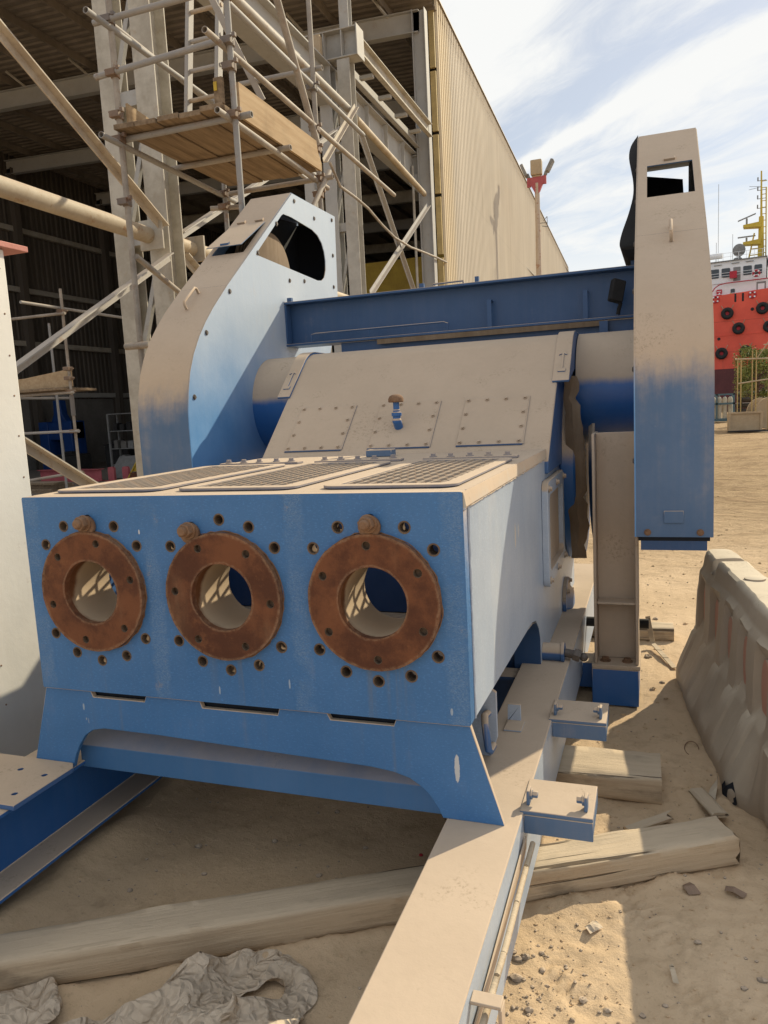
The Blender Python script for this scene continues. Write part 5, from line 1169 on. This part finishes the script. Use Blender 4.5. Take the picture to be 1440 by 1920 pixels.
build('satellite_dish', MB().lathe([(0, .0), (.35, .05), (.6, .16), (.62, .18), (.36, .09), (0, .04)], dc, (-.2, .9, .15), 20).tube(SP(2.15, 14.34, -1.8), dc, .1, 8).ball(SP(2.0, 14.5, -1.5), .25, 8, 6, (1.6, 1, .6)), M['grey'], ship)
build('life_raft', MB().tube(SP(-1.2, 15.0, -1.6), SP(.6, 15.0, -1.6), .28, 12), M['white'], ship)
build('hull_vent', MB().tube(SP(3.42, 9.35, -.02), SP(3.42, 9.35, .03), .16, 12), M['dark'], ship); build('hull_vent', MB().tube(SP(.45, 6.75, -.02), SP(.45, 6.75, .03), .15, 12), M['dark'], ship)
def torus(c, ax, R, r, n=24, m=10):
    c = V(c); ax = V(ax).normalized(); u = ax.orthogonal().normalized(); w = ax.cross(u); vs = []
    for i in range(n):
        a = 2*math.pi*i/n; e = u*math.cos(a)+w*math.sin(a)
        for j in range(m): q = 2*math.pi*j/m; vs.append(c + e*(R+r*math.cos(q)) + ax*r*math.sin(q))
    return MB().add(vs, [(i*m+j, ((i+1) % n)*m+j, ((i+1) % n)*m+(j+1) % m, i*m+(j+1) % m) for i in range(n) for j in range(m)])
nrm = V((-.148, -.989, 0))
tl2 = [(1.21, 9.15, 'black tyre fender at the top left of the orange hull'), (4.32, 9.33, 'black tyre fender at the top right of the orange hull, cut by the photo edge'), (2.23, 7.61, 'black tyre fender in the middle of the orange hull'), (4.95, 7.55, 'black tyre fender right of the middle one, above the cage'), (.72, 5.30, 'black tyre fender low on the hull beside the belt guard'), (2.9, 5.35, 'black tyre fender low on the hull above the little tree')]
for s, z, lab in tl2:
    t = thing('tyre_fender', lab, 'fender', SP(s, z, .2), 'tyre fenders along the hull')
    build('tyre', torus(SP(s, z, .2), nrm, .38, .20), M['tyre'], t); build('hub', MB().tube(SP(s, z, .02), SP(s, z, .12), .21, 16), M['redgear'], t)
    build('chain', MB().tube(SP(s-.35, z+.4, .1), SP(s-.55, z+.8, .05), .03, 6).tube(SP(s+.35, z+.4, .1), SP(s+.55, z+.8, .05), .03, 6), M['skip'], t)
for s, z, d, lab in ((.13, 10.62, 0, 'red and white lifebuoy on the deck rail beside the belt guard'), (3.72, 12.72, -.2, 'pink lifebuoy on the bridge rail under the windows'), (3.42, 10.72, 0, 'red and white lifebuoy on the deck rail left of the door')):
    t = thing('lifebuoy', lab, 'lifebuoy', SP(s, z, d+.05), 'lifebuoys on the ship')
    build('ring', torus(SP(s, z, d+.05), nrm, .27, .09), M['redgear'], t)
    b = MB()
    for k in range(4): b.obox(SP(s+.27*math.cos(k*1.57+.78), z+.27*math.sin(k*1.57+.78), d+.06), SP(.07, 0, 0)-SP(0, 0, 0), nrm*.10, (0, 0, .07))
    build('band', b, M['white'], t)

# ---- things by the quay
gk = thing('gas_rack', 'blue steel rack of cream gas cylinders beside the belt guard', 'rack', (3.2, 43, 0))
b = MB().box(2.3, 4.0, 42.6, 43.4, .05, .2)
for x in (2.3, 3.15, 3.95):
    for y in (42.62, 43.38): b.box(x-.04, x+.04, y-.04, y+.04, .2, 1.45)
b.box(2.3, 4.0, 42.58, 42.64, .9, 1.0).box(2.3, 4.0, 42.58, 42.64, 1.38, 1.46)
build('rack_frame', b, M['teal'], gk)
for i in range(6):
    x = 2.5+i*.26
    t = thing('gas_cylinder', 'cream gas cylinder standing upright in the blue rack', 'gas cylinder', (x, 42.85, .2), 'gas cylinders in the rack')
    build('cylinder_body', MB().lathe([(.115, 0), (.115, .95), (.09, 1.05), (.04, 1.1), (0, 1.1)], (x, 42.85, .201), (0, 0, 1), 14), M['cyl'], t); build('valve', MB().tube((x, 42.85, 1.3), (x, 42.85, 1.4), .03, 8), M['machblue'] if i > 3 else M['grey'], t)
for r in range(6):
    y = 37.6+.12*(r % 2); z = .16+r*.25
    tag(build('steel_pipe', MB().pipe((3.5+.02*r, y, z), (5.6, y, z), .115, .1, 14), M['darkpipe']), 'dark steel pipe stacked in the rack behind the tan box', 'pipe', 'pipes in the stack')
pk = thing('pipe_rack', 'dark upright posts holding the stacked pipes by the quay', 'rack', (4.4, 37.6, 0))
for x in (3.75, 4.65, 5.4): build('post', MB().box(x-.05, x+.05, 37.38, 37.45, 0, 1.65), M['dark'], pk)
build('bearer', MB().box(3.5, 5.6, 37.4, 37.9, 0, .04), M['dark'], pk)
sk_ = thing('steel_skip', 'open tan steel box on the sand in front of the pipe stack', 'box', (3.35, 32.3, 0))
build('skip_wall', MB().box(2.82, 3.92, 32, 32.05, .04, .70).box(2.82, 2.87, 32.051, 33.0, .04, .70).box(3.87, 3.92, 32.051, 33.0, .04, .70).box(2.87, 3.87, 32.95, 33.0, .04, .70), M['skip'], sk_)
build('skip_rim', MB().box(2.78, 3.96, 31.95, 32.04, .701, .77).box(2.78, 2.86, 31.95, 31.999, .04, .70).box(3.88, 3.96, 31.95, 31.999, .04, .70), M['skip'], sk_); build('skip_floor', MB().box(2.87, 3.87, 32.05, 32.95, .04, .08), M['skip'], sk_)
cg = thing('tube_cage', 'upright frame of thin pale tubes standing behind the tan box', 'frame', (3.7, 31.8, 0))
b = MB()
for x, z in ((3.2, 2.85), (3.32, 2.8), (3.72, 3.1), (3.86, 3.1), (4.3, 3.0), (4.42, 3.0)): b.tube((x, 33.2, 0), (x, 33.2, z), .022, 8)
build('upright', b, M['trim'], cg)
b = MB().tube((3.1, 33.18, 2.8), (4.6, 33.18, 2.75), .03, 8).tube((3.2, 33.18, 1.85), (4.6, 33.18, 2.0), .026, 8).tube((3.85, 33.18, 2.75), (4.6, 33.18, 3.9), .02, 8).tube((4.1, 33.18, 3.3), (4.7, 33.18, 3.3), .02, 8)
build('cross_tube', b, M['skip'], cg)
rl_ = thing('cable_reel', 'large pale cable reel at the right edge behind the tan box', 'reel', (4.55, 33.9, 0))
build('reel_flange', MB().lathe([(0, 0), (.62, 0), (.62, .06), (0, .06)], (4.35, 33.6, .64), (.5, -.86, 0), 24), M['skip'], rl_); build('reel_flange', MB().lathe([(0, 0), (.62, 0), (.62, .06), (0, .06)], (4.35-.25, 33.6+.43, .64), (.5, -.86, 0), 24), M['skip'], rl_)
build('reel_drum', MB().tube((4.35, 33.6, .64), (4.1, 34.03, .64), .42, 20), M['stone'], rl_)
tag(build('rubber_mat', MB().add([(2.65, 31.3, .03), (4.3, 31.2, .035), (4.5, 31.7, .05), (3.6, 31.85, .06), (2.75, 31.6, .05)], [(0,1,2,3,4)]).path([(2.7, 31.35, .06), (3.3, 31.25, .07), (4.0, 31.4, .06), (4.4, 31.5, .06)], .035, 6), M['dark'], smooth=0), 'flat dark rubber mat and hose in front of the tan box', 'mat')
# young tree
tr = thing('young_tree', 'small bushy green tree behind the tube cage by the quay', 'tree', (4.3, 36, 0))
tk = MB().path([(4.3, 36, 0), (4.32, 36, .7), (4.25, 36.02, 1.4), (4.3, 36, 2.3)], [.07, .06, .05, .03], 8)
for a in range(9):
    q = V((4.27, 36, 1.0+a*.14)); tk.path([q, q+V((math.cos(a*2.3)*.4, math.sin(a*2.3)*.4, .2)), q+V((math.cos(a*2.3)*.85, math.sin(a*2.3)*.8, .3+.05*a))], [.025, .018, .008], 6)
build('trunk', tk, M['bark'], tr)
lf = MB()
gs = lambda s: max(-1.5*s, min(1.5*s, random.gauss(0, s)))
cl = [(V((4.3+gs(.48), 36+gs(.45), 2.3+gs(.6))), random.uniform(.18, .36)) for _ in range(52)] + [(V((3.45, 35.9, 2.0)), .17), (V((3.6, 35.8, 2.25)), .2), (V((3.75, 35.8, 1.9)), .22)]
for c, r in cl:
    for _ in range(int(520*r)):
        e = V((random.gauss(0, 1), random.gauss(0, 1), random.gauss(0, .8))).normalized()*r*random.random()**.4; p = c+e
        u = V((random.gauss(0, 1), random.gauss(0, 1), random.gauss(0, 1))).normalized(); w = u.cross(V((random.gauss(0, 1), random.gauss(0, 1), random.gauss(0, 1)))).normalized()
        a = random.uniform(.03, .055); lf.add([p-u*a, p+w*a*.5, p+u*a, p-w*a*.5], [(0,1,2,3)])
build('crown', lf, M['leaf'], tr, smooth=0, weld=False)
# ================================================================== camera, sun, sky
cam = bpy.data.cameras.new('camera'); co = bpy.data.objects.new('camera', cam); COL.objects.link(co)
RX = V((.94160, .33045, -.05191)); UP = V((.00366, .14481, .98945)); FW = V((-.33430, .93246, -.13523))
FW.normalize(); RX = (RX - FW*RX.dot(FW)).normalized(); UP = RX.cross(FW)
co.matrix_world = Matrix(((RX.x, UP.x, -FW.x, 0), (RX.y, UP.y, -FW.y, 0), (RX.z, UP.z, -FW.z, 1.6), (0, 0, 0, 1)))
cam.sensor_fit = 'HORIZONTAL'; cam.sensor_width = 36; cam.lens = 36*1417/1440; cam.clip_end = 3000; cam.clip_start = .05
S.camera = co
sd = V((.70, 1.27, 1.0)).normalized()
sun = bpy.data.lights.new('sun', 'SUN'); sun.energy = 5.0; sun.angle = rad(.55); sun.color = (1, .87, .63)
so = bpy.data.objects.new('sun', sun); COL.objects.link(so); so.rotation_euler = sd.to_track_quat('Z', 'Y').to_euler(); so.location = (10, 20, 30)
w = bpy.data.worlds.new('World'); S.world = w; w.use_nodes = True; nt = w.node_tree; N = nt.nodes; bg = N['Background']
sky = N.new('ShaderNodeTexSky'); sky.sky_type = 'NISHITA'; sky.sun_disc = False; sky.sun_elevation = math.asin(sd.z); sky.sun_rotation = math.atan2(sd.x, sd.y); sky.dust_density = .7; sky.ozone_density = 2.0; sky.air_density = 1.0
tc = N.new('ShaderNodeTexCoord'); sx = N.new('ShaderNodeSeparateXYZ'); nt.links.new(tc.outputs['Generated'], sx.inputs[0])
def m2(op, a, b=0.0):
    n = N.new('ShaderNodeMath'); n.operation = op
    for i, v in enumerate((a, b)):
        if isinstance(v, (int, float)): n.inputs[i].default_value = v
        else: nt.links.new(v, n.inputs[i])
    return n.outputs[0]
zc = m2('ADD', m2('MAXIMUM', sx.outputs[2], 0.0), .16)
cv = N.new('ShaderNodeCombineXYZ'); nt.links.new(m2('DIVIDE', sx.outputs[0], zc), cv.inputs[0]); nt.links.new(m2('DIVIDE', sx.outputs[1], zc), cv.inputs[1])
su = m2('SUBTRACT', m2('MULTIPLY', m2('DIVIDE', sx.outputs[0], zc), .824), m2('MULTIPLY', m2('DIVIDE', sx.outputs[1], zc), .566))
sv = m2('ADD', m2('MULTIPLY', m2('DIVIDE', sx.outputs[0], zc), .566), m2('MULTIPLY', m2('DIVIDE', sx.outputs[1], zc), .824))
mp = N.new('ShaderNodeCombineXYZ'); nt.links.new(m2('MULTIPLY', su, .8), mp.inputs[0]); nt.links.new(m2('MULTIPLY', sv, 1.9), mp.inputs[1]); mp.inputs[2].default_value = 3.1
def cn(sc, det, ro, di):
    n = N.new('ShaderNodeTexNoise'); n.inputs['Scale'].default_value = sc; n.inputs['Detail'].default_value = det; n.inputs['Roughness'].default_value = ro; n.inputs['Distortion'].default_value = di
    nt.links.new(mp.outputs[0], n.inputs['Vector']); return n.outputs['Fac']
c1 = cn(.6, 8, .58, .5); c2 = cn(3.2, 8, .65, .8)
def bandf(c, w, amt):
    e = m2('DIVIDE', m2('SUBTRACT', m2('ADD', sv, m2('MULTIPLY', m2('SUBTRACT', c1, .5), .25)), c), w); e = m2('MULTIPLY', e, e)
    return m2('MULTIPLY', m2('POWER', 2.718, m2('MULTIPLY', e, -1.0)), amt)
cs = m2('ADD', m2('MULTIPLY', c1, .62), m2('MULTIPLY', c2, .38))
cs = m2('ADD', cs, m2('ADD', bandf(1.585, .035, .17), m2('ADD', bandf(1.46, .07, -.09), bandf(1.2, .14, .05))))
mr = N.new('ShaderNodeMapRange'); mr.interpolation_type = 'SMOOTHSTEP'; nt.links.new(cs, mr.inputs[0])
for k, v in (('From Min', .40), ('From Max', .60), ('To Min', .42), ('To Max', 1)): mr.inputs[k].default_value = v
hz = N.new('ShaderNodeMapRange'); hz.interpolation_type = 'SMOOTHSTEP'; nt.links.new(sx.outputs[2], hz.inputs[0])
for k, v in (('From Min', .10), ('From Max', .31), ('To Min', 1), ('To Max', 0)): hz.inputs[k].default_value = v
fac = m2('MAXIMUM', mr.outputs[0], hz.outputs[0])
mx = N.new('ShaderNodeMix'); mx.data_type = 'RGBA'; nt.links.new(fac, mx.inputs[0]); nt.links.new(sky.outputs[0], mx.inputs[6]); 
dp = N.new('ShaderNodeVectorMath'); dp.operation = 'DOT_PRODUCT'; nt.links.new(tc.outputs['Generated'], dp.inputs[0]); dp.inputs[1].default_value = sd
gl = N.new('ShaderNodeMapRange'); gl.interpolation_type = 'SMOOTHSTEP'; nt.links.new(dp.outputs['Value'], gl.inputs[0])
for k, v in (('From Min', -.35), ('From Max', .6), ('To Min', 0), ('To Max', 1)): gl.inputs[k].default_value = v
cc = N.new('ShaderNodeMix'); cc.data_type = 'RGBA'; nt.links.new(gl.outputs[0], cc.inputs[0]); cc.inputs[6].default_value = (8.6, 8.8, 9.1, 1); cc.inputs[7].default_value = (9.5, 9.55, 9.4, 1)
nt.links.new(cc.outputs[2], mx.inputs[7])
nt.links.new(mx.outputs[2], bg.inputs[0]); bg.inputs[1].default_value = .1
S.view_settings.view_transform = 'Standard'; S.view_settings.look = 'None'; S.view_settings.exposure = 0; S.view_settings.gamma = 1
S.cycles.max_bounces = 8; S.cycles.diffuse_bounces = 4; S.cycles.use_denoising = True
